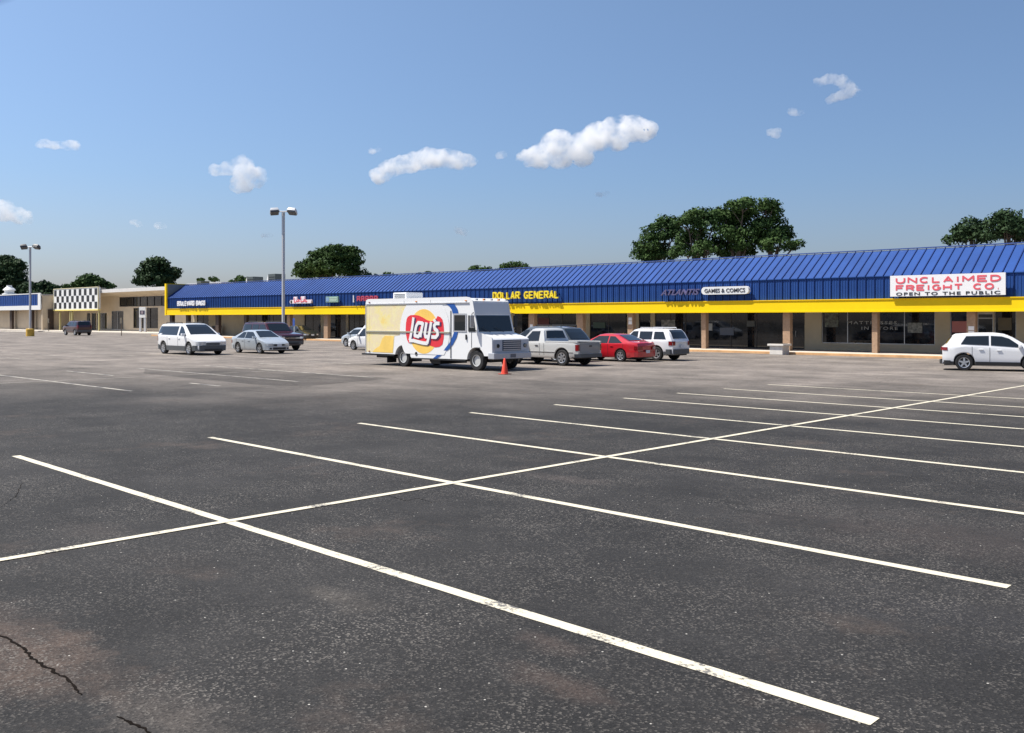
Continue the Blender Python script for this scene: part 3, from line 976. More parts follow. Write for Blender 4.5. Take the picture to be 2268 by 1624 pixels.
# checkerboard sign box on yellow posts
t = thing('checkerboard_sign', 'wide black and white checkerboard sign box on thin yellow posts', 'sign', (-158.75, 62.0, 0))
x0, x1, zz0, zz1 = -9.0, 9.0, 3.55, 7.0
bm = bmesh.new(); box(bm, x0, x1, 0, 0.4, zz0, zz1)
obj('sign_box', bm, WHITETRIM, t)
bm = bmesh.new()
nc = 17
cw = (x1 - x0 - 0.5) / nc
rh = (zz1 - zz0 - 0.3) / 3
for r in range(3):
    for c in range(nc):
        if (c + r) % 2 == 0:
            xa = x0 + 0.25 + c * cw
            za = zz0 + 0.15 + r * rh
            box(bm, xa + 0.03, xa + cw - 0.03, -0.03, -0.002, za + 0.03, za + rh - 0.03)
obj('black_squares', bm, BLACKP, t)
bm = bmesh.new()
box(bm, x0 - 0.1, x1 + 0.1, -0.06, 0.38, zz0 - 0.2, zz0 - 0.002)
obj('yellow_trim', bm, mat('pale_yellow_paint', (0.80, 0.66, 0.20), 0.6), t)
bm = bmesh.new()
box(bm, x0 - 0.08, x1 + 0.08, -0.06, 0.1, zz1 + 0.002, zz1 + 0.09)
box(bm, x0 - 0.08, x0 - 0.002, -0.06, 0.1, zz0, zz1 + 0.001)
box(bm, x1 + 0.002, x1 + 0.08, -0.06, 0.1, zz0, zz1 + 0.001)
obj('cream_frame', bm, mat('cream_paint', (0.72, 0.66, 0.42), 0.6), t)
for x in (x0 + 2.2, x0 + 6.6, x0 + 7.4, x1 - 0.1):
    bm = bmesh.new(); box(bm, x - 0.12, x + 0.12, 0.1, 0.34, 0.0, zz0 - 0.33)
    obj('post', bm, mat('olive_yellow_paint', (0.42, 0.37, 0.17), 0.6), t)

bb = thing('blue_fronted_shop', 'low shop at the far left with blue fascia edged in white', 'building', (-215, 60, 0))
def cobj(name, bm, m):
    return bobj(name, bm, m, bb, (215, -60, 0))
bm = bmesh.new()
box(bm, -262, -169.5, 60.15, 60.3, 4.3, 6.25)
for i in range(100):
    x = -261 + i * 0.92
    if x < -169.7:
        box(bm, x, x + 0.08, 60.10, 60.148, 4.3, 6.24)
cobj('blue_fascia', bm, BLUE)
bm = bmesh.new()
box(bm, -262, -168.2, 60.0, 60.14, 3.55, 4.29)
box(bm, -169.4, -168.2, 60.0, 60.14, 4.292, 6.4)
box(bm, -262, -169.42, 60.1, 60.3, 6.252, 6.4)
cobj('white_trim', bm, WHITETRIM)
bm = bmesh.new()
box(bm, -262, -168.3, 60.31, 86, 6.0, 6.2)
cobj('flat_roof', bm, GREYROOF)
bm = bmesh.new()
box(bm, -262, -168.6, 61.6, 61.9, 0, 3.69)
cobj('front_wall', bm, BEIGE2)
bm = bmesh.new()
box(bm, -168.55, -168.22, 60.32, 64.98, 0, 5.99)
cobj('return_wall', bm, BEIGE2)
bm = bmesh.new()
box(bm, -168.21, -168.0, 61.2, 62.1, 0, 3.6)
cobj('dark_pier', bm, DARKCOL)
bm = bmesh.new()
box(bm, -262, -168.6, 60.32, 61.9, 3.7, 3.8)
cobj('canopy_soffit', bm, SOFFIT)
for x in (-174.5, -184.5, -196, -208, -220):
    bm = bmesh.new(); box(bm, x - 0.5, x + 0.5, 60.7, 61.1, 0, 3.69)
    cobj('canopy_column', bm, DARKCOL)
t = thing('roof_vent', 'round white banded roof vent on the blue-fronted shop', 'vent', (-207.5, 68, 6.2))
bm = bmesh.new()
lathe(bm, [(0.8, 0), (0.8, 0.5), (1.3, 0.6), (1.3, 0.9), (0.9, 1.0), (0.9, 1.5), (1.2, 1.6), (1.0, 1.9), (0.5, 2.3), (0.5, 2.6)], n=20)
obj('vent_body', bm, WHITETRIM, t, 40)
t = thing('roof_vent', 'small grey box vent beside the checkerboard sign', 'vent', (-172.5, 72, 6.3))
bm = bmesh.new()
box(bm, -0.5, 0.5, -0.4, 0.4, 0, 1.1, 0.04); box(bm, -0.7, 0.7, -0.6, 0.6, 1.102, 1.3)
obj('vent_body', bm, GREYWALL, t)
t = thing('rooftop_unit', 'long low white rooftop unit behind the beige overhang', 'air conditioner', (-137, 74, 6.3))
bm = bmesh.new(); box(bm, -5.5, 5.5, -1, 1, 0.15, 1.35, 0.05)
obj('cabinet', bm, GALV, t)
bm = bmesh.new(); box(bm, -5.0, 5.0, -0.8, 0.8, 0, 0.148)
obj('curb', bm, BLACKP, t)
bm = bmesh.new()
box(bm, -262, -118.6, 58.2, 64.9, -0.2, 0.13)
struct('far_sidewalk', bm, CONC)
# low parking islands in front
bm = bmesh.new()
for (a, b, y) in [(-176, -150, 51.5), (-172, -158, 56.0), (-149, -135, 53.5)]:
    box(bm, a, b, y, y + 1.0, 0.0, 0.14, 0.03)
struct('parking_islands', bm, CONC)

# directory sign on two grey posts
t = thing('directory_sign', 'white sign panel with dark emblem on two grey posts before the beige building', 'sign', (*spot(316.5, 138), 0), R(20))
bm = bmesh.new(); box(bm, -0.62, 0.62, -0.12, 0.12, 2.2, 3.75, 0.03)
obj('panel', bm, WHITETRIM, t)
bm = bmesh.new(); box(bm, -0.46, 0.46, -0.14, -0.122, 2.68, 3.26)
obj('emblem_field', bm, mat('emblem_dark', (0.06, 0.05, 0.08), 0.5), t)
bm = bmesh.new()
lathe(bm, [(0.22, -0.16), (0.22, -0.142)], (0, 0, 2.97), 'y', 16)
obj('emblem', bm, mat('emblem_grey', (0.30, 0.24, 0.26), 0.5), t)
for x in (-0.45, 0.45):
    bm = bmesh.new(); box(bm, x - 0.18, x + 0.18, -0.1, 0.1, 0.0, 2.198)
    obj('post', bm, GALV, t)

# parking signs on posts
def post_sign(u, v, h, w, ph, m, pm, label, base=0.0):
    t = thing('parking_sign', label, 'sign', (u, v, base), 0, 'small parking signs on posts')
    bm = bmesh.new(); tube(bm, (0, 0, 0), (0, 0, h), 0.05, n=8)
    obj('post', bm, pm, t)
    bm = bmesh.new(); box(bm, -w / 2, w / 2, -0.075, -0.052, h - ph, h, 0.008)
    obj('sign_plate', bm, m, t)
    return t
BLUEP = mat('sign_blue', (0.03, 0.08, 0.32), 0.5)
DKP = mat('weathered_brown_sign', (0.12, 0.10, 0.07), 0.7)
post_sign(*spot(108, 142), 2.1, 0.6, 0.7, DKP, DKP, 'brown parking sign on a post right of the yellow lamp base')
post_sign(*spot(269, 115), 2.2, 0.5, 0.7, DKP, mat('brown_post', (0.20, 0.15, 0.10), 0.8), 'brown parking sign on a thick post left of the white directory sign')
post_sign(*spot(652, 93), 2.15, 0.36, 0.75, BLUEP, WHITETRIM, 'blue accessible-parking sign on a white post by the dark sedan')

# ------------------------------------------------------------------ lamp posts
def lamp_post(u, v, h, label, base_h=0.9, housing=None):
    t = thing('lamp_post', label, 'lamp post', (u, v, 0), 0, 'twin-headed parking lot lamp posts')
    bm = bmesh.new(); lathe(bm, [(0.46, 0), (0.46, base_h - 0.06), (0.40, base_h)], n=20)
    obj('concrete_base', bm, CREAM_Y, t, 40)
    bm = bmesh.new(); box(bm, -0.10, 0.10, -0.10, 0.10, base_h - 0.02, h - 0.35, 0.012)
    obj('pole', bm, GALV, t)
    bm = bmesh.new(); box(bm, -0.16, 0.16, -0.16, 0.16, base_h + 0.005, base_h + 0.08)
    obj('base_plate', bm, GALV, t)
    c = Vector((math.cos(R(43.9)), math.sin(R(43.9)), 0))
    bm = bmesh.new(); tube(bm, (-c * 0.62) + Vector((0, 0, h - 0.28)), (c * 0.62) + Vector((0, 0, h - 0.28)), 0.05, n=8)
    obj('cross_arm', bm, GALV, t)
    for s in (-1, 1):
        hb = bpy.data.objects.new('lamp_head', None)
        bm = bmesh.new()
        box(bm, -0.38, 0.38, -0.36, 0.36, -0.02, 0.30, 0.05)
        top = [v for v in bm.verts if v.co.z > 0.2]
        for v_ in top:
            v_.co.x *= 0.8; v_.co.y *= 0.75
        hd = obj('lamp_head', bm, housing or LAMPWHITE, t, 40)
        hd.location = Vector((0, 0, h - 0.33)) + c * s * 0.74
        hd.rotation_euler = (R(-24), R(6 * s), R(43.9 + (18 if s < 0 else -10)))
        bpy.data.objects.remove(hb)
        bm = bmesh.new()
        box(bm, -0.34, 0.34, -0.33, 0.33, -0.14, -0.022, 0.04)
        obj('lens', bm, LAMPGLASS, hd)
    return t
lamp_post(*spot(627.5, 80), 11.45, 'tall twin-headed lamp post rising behind the maroon SUV')
lamp_post(-119.3, 41.4, 10.9, 'twin-headed lamp post on a yellow concrete base at the far left', 0.9, mat('shaded_lamp_housing', (0.06, 0.06, 0.07), 0.5))  # heads coloured darker here, standing for their shaded faces

# ------------------------------------------------------------------ vehicles
def interp(pts, x):
    if x <= pts[0][0]:
        return pts[0][1]
    for a, b in zip(pts, pts[1:]):
        if x <= b[0]:
            if b[0] - a[0] < 1e-9:
                return b[1]
            return a[1] + (b[1] - a[1]) * (x - a[0]) / (b[0] - a[0])
    return pts[-1][1]

def wheel_parts(parent, x, y, r, side, rim=RIM, w=0.21, spokes=5, hub=0.64):
    """side -1: outer face towards -y"""
    wr = bmesh.new()
    h = w / 2
    lathe(wr, [(r * hub, -h), (r * 0.93, -h), (r, -h * 0.7), (r, h * 0.7), (r * 0.93, h), (r * hub, h), (r * hub, -h)], (0, 0, 0), 'y', 28, False)
    wo = obj('wheel', wr, TYRE, parent, 30)
    wo.location = (x, y, r)
    bm = bmesh.new()
    f = side * (h - 0.03)
    rr = r * hub
    # rim ring and spokes
    lathe(bm, [(rr, f - 0.02), (rr, f + 0.032 * side), (rr * 0.88, f + 0.02 * side), (rr * 0.88, f - 0.02), (rr, f - 0.02)], (0, 0, 0), 'y', 28, False)
    if spokes:
        for i in range(spokes):
            a = 2 * math.pi * (i + 0.25) / spokes
            c, s = math.cos(a), math.sin(a)
            hw = rr * 0.17
            pts = []
            for (rad, ww) in ((0.08, 1.2), (0.92, 0.8)):
                for sg in (-1, 1):
                    pts.append((rad * rr * c - sg * ww * hw * s, rad * rr * s + sg * ww * hw * c))
            order = [pts[0], pts[1], pts[3], pts[2]]
            prism(bm, order, 'y', f - 0.03 * side * 0, f + 0.026 * side)
        lathe(bm, [(rr * 0.2, f), (rr * 0.2, f + 0.035 * side)], (0, 0, 0), 'y', 14)
    ro = obj('rim', bm, rim, wo, 40)
    bm = bmesh.new()
    lathe(bm, [(rr * 0.9, f - 0.045 * side), (rr * 0.9, f - 0.03 * side)], (0, 0, 0), 'y', 20)
    obj('brake_disc', bm, BLACKP if spokes else rim, wo)
    return wo

def car(t, S):
    """S: L,W,H,wb,fo (front overhang),r,top,belt,clr,tb,paint, windows, ws,(x0,x1) ... x runs rear->front"""
    L, W, H, r = S['L'], S['W'], S['H'], S['r']
    xr, xf = -L / 2, L / 2
    wf = xf - S['fo']
    wr = wf - S['wb']
    top, belt, clr, tb = S['top'], S['belt'], S['clr'], S['tb']
    arch = S.get('arch', r + 0.07)
    pe = S.get('plan', 0.15)
    bow = S.get('bow', 0.10)
    def plan(x):
        k = max(0.0, (abs(x) - (L / 2 - 0.8)) / 0.8)
        return 1 - pe * k ** 2.2
    def half(x):
        return W / 2 * plan(x)
    def low(x):
        z = clr
        if abs(x) > L / 2 - 0.5:
            z = clr + 0.05
        for c in (wf, wr):
            d = abs(x - c)
            if d < arch:
                z = max(z, r + math.sqrt(max(0, arch * arch - d * d)))
        return z
    def zt(x):
        return interp(top, x)
    def zb(x):
        return min(interp(belt, x), zt(x) - 0.015)
    def ys(x, z):
        b = zb(x)
        w = half(x)
        if z > b:
            return w * (1 - tb * (z - b) / max(0.2, (H - interp(belt, 0))))
        return w * (1 - 0.07 * ((b - z) / max(b, .1)) ** 2.2)
    def warp(v):
        x, y, z = v
        k = min(1.0, max(0.0, (abs(x) - (L / 2 - 0.6)) / 0.6))
        sx = 1 if x > 0 else -1
        return Vector((x - sx * bow * k * (abs(y) / (W / 2)) ** 2.4, y, z))
    def ring(x):
        lo, b, tp = low(x), zb(x), zt(x)
        lo = min(lo, b - 0.03)
        out = []
        for f in (0.0, 0.12, 0.45, 0.8, 0.97):
            z = lo + (b - lo) * f
            out.append((ys(x, z) - (0.03 if f == 0 else 0), z))
        out.append((ys(x, b) * 0.992, b + 0.008 if tp - b > 0.02 else b))
        for f in (0.5, 0.93):
            z = b + (tp - b) * f
            out.append((ys(x, z), z))
        yt = ys(x, tp)
        out += [(yt * 0.93, tp - 0.006), (yt * 0.6, tp + 0.008), (0.0, tp + 0.014)]
        return out
    # stations
    X = set([xr, xf])
    for c in (wf, wr):
        for k in range(-8, 9):
            X.add(c + arch * math.sin(math.pi / 2 * k / 8))
        X.add(c - arch - 0.004); X.add(c + arch + 0.004)
    for p in top:
        X.add(p[0])
    for p in belt:
        X.add(p[0])
    n = 26
    for i in range(n + 1):
        X.add(xr + L * i / n)
    for e in (0.08, 0.2, 0.35, 0.55):
        X.add(xr + e); X.add(xf - e)
    X = sorted(x for x in X if xr - 1e-6 <= x <= xf + 1e-6)
    XX = [X[0]]
    for x in X[1:]:
        if x - XX[-1] > 0.0035:
            XX.append(x)
    X = XX
    bm = bmesh.new()
    rings = []
    for x in X:
        rg = ring(x)
        full = [(-y, z) for y, z in rg] + [(y, z) for y, z in reversed(rg[:-1])]
        rings.append([bm.verts.new(warp((x, y, z))) for y, z in full])
    for a, b in zip(rings, rings[1:]):
        for i in range(len(a) - 1):
            bm.faces.new((a[i], b[i], b[i + 1], a[i + 1]))
    bm.faces.new(rings[0]); bm.faces.new(list(reversed(rings[-1])))
    body = obj('body', bm, S['paint'], t, 32)
    # dark underbody and wheel housings
    bm = bmesh.new()
    zc = min(arch + r - 0.02, 0.66)
    box(bm, xr + 0.15, xf - 0.15, -W / 2 + 0.25, W / 2 - 0.25, clr - 0.02, zc)
    obj('underbody', bm, BLACKP, t)
    # side glass
    def side_panel(name, pts, m, off=0.012, parent=t, sides=(-1, 1)):
        for s in sides:
            bm = bmesh.new()
            P = []
            k = len(pts)
            for i in range(k):
                a, b = pts[i], pts[(i + 1) % k]
                for j in range(4):
                    P.append((a[0] + (b[0] - a[0]) * j / 4, a[1] + (b[1] - a[1]) * j / 4))
            cx = sum(p[0] for p in P) / len(P); cz = sum(p[1] for p in P) / len(P)
            vo = [bm.verts.new(warp((x, s * (ys(x, z) + off), z))) for x, z in P]
            vi = [bm.verts.new(warp((x, s * (ys(x, z) - 0.004), z))) for x, z in P]
            rr_ = [vo]
            for q_ in (0.66, 0.33):
                rr_.append([bm.verts.new(warp((cx + (x - cx) * q_, s * (ys(cx + (x - cx) * q_, cz + (z - cz) * q_) + off), cz + (z - cz) * q_))) for x, z in P])
            c = bm.verts.new(warp((cx, s * (ys(cx, cz) + off), cz)))
            for i in range(len(P)):
                j = (i + 1) % len(P)
                for ra, rb in zip(rr_, rr_[1:]):
                    bm.faces.new((ra[i], ra[j], rb[j], rb[i]))
                bm.faces.new((rr_[-1][i], rr_[-1][j], c))
                bm.faces.new((vo[i], vo[j], vi[j], vi[i]))
            obj(name, bm, m, parent)
    for w in S['windows']:
        side_panel('side_window', w, CARGLASS)
    def slope_panel(name, x0, x1, m, inset=0.06, off=0.012):
        bm = bmesh.new()
        n_, k = 6, 8
        xs = [x0 + (x1 - x0) * i / n_ for i in range(n_ + 1)]
        for p in top:
            if min(x0, x1) + .01 < p[0] < max(x0, x1) - .01:
                xs.append(p[0])
        xs = sorted(xs)
        G = []
        for x in xs:
            tp = zt(x)
            a = ys(x, tp) * 0.93 - inset
            row = []
            for j in range(k + 1):
                y = -a + 2 * a * j / k
                q = abs(y) / max(ys(x, tp), .01)
                z = tp + (0.014 - q / 0.6 * 0.006 if q < 0.6 else 0.008 - (q - 0.6) / 0.33 * 0.014)
                p = warp((x, y, z + off))
                sgn = 1 if x > 0 else -1
                row.append(bm.verts.new(p + Vector((sgn * off * 0.7, 0, 0))))
            G.append(row)
        for a, b in zip(G, G[1:]):
            for j in range(k):
                bm.faces.new((a[j], a[j + 1], b[j + 1], b[j]))
        obj(name, bm, m, t)
    slope_panel('windshield', *S['ws'], CARGLASS)
    if S.get('rw'):
        slope_panel('rear_window', *S['rw'], CARGLASS, inset=0.09)
    # wrap patches round an end: s = distance from the centre line along the end face and on round the corner
    def wrap(name, end, s0, s1, za, zb_, m, off=0.012, parent=t, n=10):
        X_ = L / 2
        we = half(X_) * 0.97
        def P(s, z, o):
            sg = 1 if s > 0 else -1
            a = abs(s)
            if a <= we:
                p = warp((end * X_, s, z))
                return p + Vector((end * o, 0, 0))
            x = X_ - (a - we)
            p = warp((end * x, sg * ys(end * x, z), z))
            return p + Vector((end * o * 0.5 * max(0, 1 - (a - we) * 4), sg * o, 0))
        bm = bmesh.new()
        cols = []
        for i in range(n + 1):
            s = s0 + (s1 - s0) * i / n
            cols.append([bm.verts.new(P(s, z, o)) for z, o in ((za, 0), (za, off), (zb_, off), (zb_, 0))])
        for a, b in zip(cols, cols[1:]):
            for i in range(3):
                bm.faces.new((a[i], b[i], b[i + 1], a[i + 1]))
        bm.faces.new(cols[0]); bm.faces.new(cols[-1])
        return obj(name, bm, m, parent)
    we = half(L / 2) * 0.97
    for (nm, end, s0, s1, za, zb_, m, off) in S['patches']:
        def cv(s):
            # 'c' values: fractions >1 mean metres past the corner
            return s
        wrap(nm, end, s0, s1, za, zb_, m, off)
        if nm in ('headlight', 'taillight', 'indicator', 'fog_light'):
            wrap(nm, end, -s1, -s0, za, zb_, m, off)
    # side strips (cladding, mouldings): list of (x0,x1,za,zb,mat,name)
    for (nm, xa, xb, za, zb_, m, off) in S.get('strips', []):
        for s in (-1, 1):
            bm = bmesh.new()
            xs = [x for x in X if xa < x < xb] + [xa, xb]
            xs = sorted(xs)
            prev = None
            for x in xs:
                lo = max(za, low(x) + 0.004)
                if lo > zb_ - 0.01:
                    prev = None
                    continue
                cur = [bm.verts.new(warp((x, s * (ys(x, z) + o), z))) for z, o in ((lo, 0.0), (lo, off), (zb_, off), (zb_, 0.0))]
                if prev:
                    for i in range(3):
                        bm.faces.new((prev[i], cur[i], cur[i + 1], prev[i + 1]))
                prev = cur
            if len(bm.faces):
                obj(nm, bm, m, t)
            else:
                bm.free()
    # door seams
    for x in S.get('seams', []):
        for s in (-1, 1):
            bm = bmesh.new()
            z0, z1 = clr + 0.1, zb(x) - 0.01
            P = [(z0 + (z1 - z0) * i / 6) for i in range(7)]
            a = [bm.verts.new((x - 0.008, s * (ys(x, z) + 0.004), z)) for z in P]
            b = [bm.verts.new((x + 0.008, s * (ys(x, z) + 0.004), z)) for z in P]
            for i in range(6):
                bm.faces.new((a[i], a[i + 1], b[i + 1], b[i]))
            obj('door_seam', bm, BLACKP, t)
    for x in S.get('handles', []):
        for s in (-1, 1):
            bm = bmesh.new()
            z = zb(x) - 0.12
            y = s * (ys(x, z) + 0.015)
            box(bm, x - 0.09, x + 0.09, y - 0.014, y + 0.014, z - 0.016, z + 0.016, 0.006)
            obj('door_handle', bm, S.get('handle_mat', S['paint']), t)
    mx = S.get('mirror')
    if mx is not None:
        for s in (-1, 1):
            bm = bmesh.new()
            z = zb(mx) + 0.10
            y = s * (ys(mx, z) + 0.11)
            box(bm, mx - 0.07, mx + 0.06, y - 0.11, y + 0.11, z - 0.08, z + 0.08, 0.03)
            obj('side_mirror', bm, S.get('mirror_mat', S['paint']), t, 40)
    if S.get('rails'):
        a, b = S['rails']
        for s in (-1, 1):
            bm = bmesh.new()
            y = s * ys(0, H) * 0.82
            tube(bm, (a, y, H + 0.06), (b, y, H + 0.06), 0.022, n=6)
            for x in (a, (a + b) / 2, b):
                tube(bm, (x, y, interp(top, x) - 0.01), (x, y, H + 0.06), 0.02, n=6)
            obj('roof_rail', bm, S.get('rail_mat', BLACKP), t)
    for c in (wf, wr):
        for s in (-1, 1):
            wheel_parts(t, c, s * (W / 2 - 0.125), r, s, S.get('rim', RIM), 0.21, S.get('spokes', 5))
    # plates
    for end in S.get('plates', (1, -1)):
        wrap('licence_plate', end, -0.16, 0.16, S.get('plz', 0.45), S.get('plz', 0.45) + 0.15, PLATE, 0.03, n=2)

def sedan_spec(paint, L=4.45, W=1.70, H=1.44):
    h = L / 2
    return dict(L=L, W=W, H=H, wb=2.53, fo=0.92, r=0.31, clr=0.21, tb=0.30, paint=paint,
        top=[(-h, 0.78), (-h + 0.06, 0.95), (-h + 0.15, 1.0), (-h + 0.62, 1.04), (-1.05, 1.28), (-0.75, H - 0.04), (-0.45, H - 0.005), (0.05, H), (0.35, H - 0.05), (0.62, H - 0.19), (1.18, 0.97), (1.5, 0.90), (h - 0.3, 0.76), (h - 0.1, 0.68), (h, 0.60)],
        belt=[(-h, 0.86), (-1.5, 0.93), (1.2, 0.88), (h, 0.62)],
        windows=[[(-1.30, 0.965), (-0.42, 0.95), (-0.42, H - 0.12), (-0.75, H - 0.13)], [(-0.34, 0.95), (0.98, 0.93), (0.60, H - 0.26), (0.34, H - 0.12), (-0.34, H - 0.11)]],
        ws=(1.12, 0.40), rw=(-h + 0.70, -0.85), seams=[-1.35, -0.38, 1.05], handles=[-0.62, 0.12], mirror=0.86,
        patches=[('headlight', 1, 0.44, 1.0, 0.50, 0.63, HEADL, 0.012), ('grille', 1, -0.36, 0.36, 0.50, 0.58, BLACKP, 0.012),
                 ('bumper', 1, -1.15, 1.15, 0.25, 0.46, paint, 0.03), ('air_intake', 1, -0.45, 0.45, 0.27, 0.40, BLACKP, 0.04), ('fog_light', 1, 0.52, 0.66, 0.28, 0.38, BLACKP, 0.038),
                 ('taillight', -1, 0.42, 0.92, 0.62, 0.80, TAILL, 0.012), ('bumper', -1, -1.15, 1.15, 0.26, 0.52, paint, 0.03)])

def vehicle(name, label, cat, u, v, head, S, scale=1.0):
    t = thing(name, label, cat, (u, v, 0), head)
    car(t, S)
    t.scale = (scale,) * 3
    return t
PI = math.pi

# anchor helper: world place of the near-side wheel hub -> thing centre
def place(S, u, v, head, which, side, scale=1.0):
    L, W = S['L'], S['W']
    wf = L / 2 - S['fo']
    x = wf if which == 'f' else wf - S['wb']
    y = side * (W / 2)
    c, s = math.cos(head), math.sin(head)
    return (u - scale * (c * x - s * y), v - scale * (s * x + c * y))

# 1 white minivan, facing +u
h = 4.85 / 2
S = dict(L=4.85, W=1.86, H=1.68, wb=2.90, fo=0.98, r=0.33, clr=0.22, tb=0.24, paint=WHITECAR,
    top=[(-h, 0.95), (-h + 0.06, 1.05), (-h + 0.30, 1.50), (-h + 0.45, 1.64), (-1.4, H_ := 1.68), (0.2, 1.68), (0.45, 1.64), (0.75, 1.50), (1.42, 1.08), (1.8, 0.98), (h - 0.2, 0.84), (h - 0.05, 0.76), (h, 0.68)],
    belt=[(-h, 1.02), (0.9, 0.99), (1.5, 0.95), (h, 0.70)],
    windows=[[(-h + 0.20, 1.08), (0.16, 1.06), (0.16, 1.54), (-h + 0.45, 1.53)], [(0.36, 1.05), (1.22, 1.03), (0.74, 1.42), (0.54, 1.53), (0.36, 1.54)]],
    ws=(1.38, 0.50), rw=(-h + 0.10, -h + 0.40), seams=[-0.95, 0.27, 1.28], handles=[-0.7, 0.42], mirror=1.05,
    patches=[('headlight', 1, 0.42, 0.98, 0.58, 0.72, HEADL, 0.012), ('grille', 1, -0.38, 0.38, 0.55, 0.66, GREYP, 0.014),
             ('bumper', 1, -1.25, 1.25, 0.24, 0.52, GREYP, 0.035), ('air_intake', 1, -0.5, 0.5, 0.26, 0.34, BLACKP, 0.045),
             ('taillight', -1, 0.62, 0.95, 0.72, 1.0, TAILL, 0.012), ('bumper', -1, -1.25, 1.25, 0.26, 0.52, GREYP, 0.03)],
    strips=[('cladding', -h + 0.4, h - 0.4, 0.22, 0.48, GREYP, 0.018)], rails=(-1.7, 0.1), spokes=8, plates=(1,), plz=0.36)
sc1 = 1.10
u, v = place(S, -52.3, 26.9, 0, 'f', -1, sc1)
vehicle('parked_minivan', 'white minivan with grey lower cladding parked at the left, nose to the right', 'minivan', u, v, 0, S, sc1)
# 2 silver sedan
S = sedan_spec(SILVER)
u, v = place(S, -51.14, 30.9, 0, 'f', -1)
vehicle('parked_sedan', 'silver four-door sedan parked right of the white minivan', 'car', u, v, 0, S, 1.0)
# 3 maroon SUV
def suv_big(paint, L=5.05, W=1.98, H=1.88):
    h = L / 2
    return dict(L=L, W=W, H=H, wb=2.98, fo=0.95, r=0.39, clr=0.34, tb=0.16, paint=paint, plan=0.10, bow=0.07,
        top=[(-h, 1.02), (-h + 0.05, 1.12), (-h + 0.22, 1.70), (-h + 0.38, H - 0.02), (-1.2, H), (0.3, H), (0.52, H - 0.06), (1.12, 1.24), (1.4, 1.20), (h - 0.15, 1.10), (h - 0.03, 1.02), (h, 0.94)],
        belt=[(-h, 1.12), (1.1, 1.12), (h, 0.96)],
        windows=[[(-h + 0.25, 1.20), (-1.12, 1.20), (-1.12, H - 0.13), (-h + 0.42, H - 0.13)], [(-1.0, 1.20), (-0.2, 1.20), (-0.2, H - 0.13), (-1.0, H - 0.13)], [(-0.1, 1.20), (0.92, 1.19), (0.50, H - 0.14), (-0.1, H - 0.13)]],
        ws=(1.06, 0.56), rw=(-h + 0.09, -h + 0.30), seams=[-1.06, -0.15, 0.95], handles=[-0.85, 0.05], mirror=0.80, mirror_mat=BLACKP,
        patches=[('headlight', 1, 0.58, 1.02, 0.80, 0.93, HEADL, 0.012), ('grille', 1, -0.56, 0.56, 0.74, 0.94, BLACKP, 0.018),
                 ('chrome_bar', 1, -0.56, 0.56, 0.83, 0.86, CHROME, 0.03),
                 ('bumper', 1, -1.2, 1.2, 0.42, 0.66, GREYP, 0.05), ('air_intake', 1, -0.45, 0.45, 0.45, 0.54, BLACKP, 0.06),
                 ('taillight', -1, 0.74, 1.02, 0.88, 1.25, TAILL, 0.012), ('bumper', -1, -1.2, 1.2, 0.44, 0.68, GREYP, 0.05)],
        strips=[('side_moulding', -h + 0.9, h - 0.9, 0.62, 0.70, GREYP, 0.02)], rails=(-1.9, 0.0), plz=0.5)
S = suv_big(MAROON)
u, v = place(S, -55.35, 36.4, 0, 'f', 1)
vehicle('parked_suv', 'maroon full-size SUV parked behind the silver sedan', 'car', u, v, 0, S, 1.0)
# 4 dark sedan near the walk
S = sedan_spec(DARKCAR)
vehicle('parked_sedan', 'dark sedan parked close to the storefront beside the blue sign', 'car', *spot(664, 94), 0, S, 1.0)
# 5 silver hatchback heading -u and a white wagon behind the truck tail
def hatch(paint, L=3.9, W=1.68, H=1.45):
    h = L / 2
    return dict(L=L, W=W, H=H, wb=2.45, fo=0.78, r=0.30, clr=0.20, tb=0.26, paint=paint,
        top=[(-h, 0.88), (-h + 0.05, 0.98), (-h + 0.28, 1.34), (-h + 0.42, H - 0.03), (-0.8, H), (0.1, H), (0.35, H - 0.06), (0.95, 0.99), (1.2, 0.93), (h - 0.25, 0.80), (h - 0.05, 0.70), (h, 0.62)],
        belt=[(-h, 0.95), (0.95, 0.90), (h, 0.64)],
        windows=[[(-h + 0.32, 1.02), (-0.62, 0.98), (-0.62, H - 0.12), (-h + 0.55, H - 0.14)], [(-0.52, 0.98), (0.78, 0.95), (0.34, H - 0.14), (-0.52, H - 0.11)]],
        ws=(0.90, 0.38), rw=(-h + 0.09, -h + 0.34), seams=[-0.57, 0.82], handles=[-0.35], mirror=0.66,
        patches=[('headlight', 1, 0.44, 1.0, 0.50, 0.64, HEADL, 0.012), ('grille', 1, -0.36, 0.36, 0.46, 0.56, BLACKP, 0.012), ('bumper', 1, -1.1, 1.1, 0.25, 0.44, paint, 0.03),
                 ('taillight', -1, 0.55, 0.9, 0.66, 0.92, TAILL, 0.012), ('bumper', -1, -1.1, 1.1, 0.26, 0.50, paint, 0.03)])
S = hatch(SILVER)
u, v = place(S, -58.9, 43.0, PI, 'f', 1)
vehicle('parked_hatchback', 'silver hatchback facing left just behind the truck tail', 'car', u, v, PI, S, 1.0)
S = hatch(WHITECAR, 4.2, 1.75, 1.62)
S['top'] = [(a, b + (0.16 if -1.8 < a < 0.4 else 0)) for a, b in S['top']]
vehicle('parked_wagon', 'white wagon mostly hidden behind the yellow truck tail', 'car', -51.3, 39.9, PI, S, 1.0)
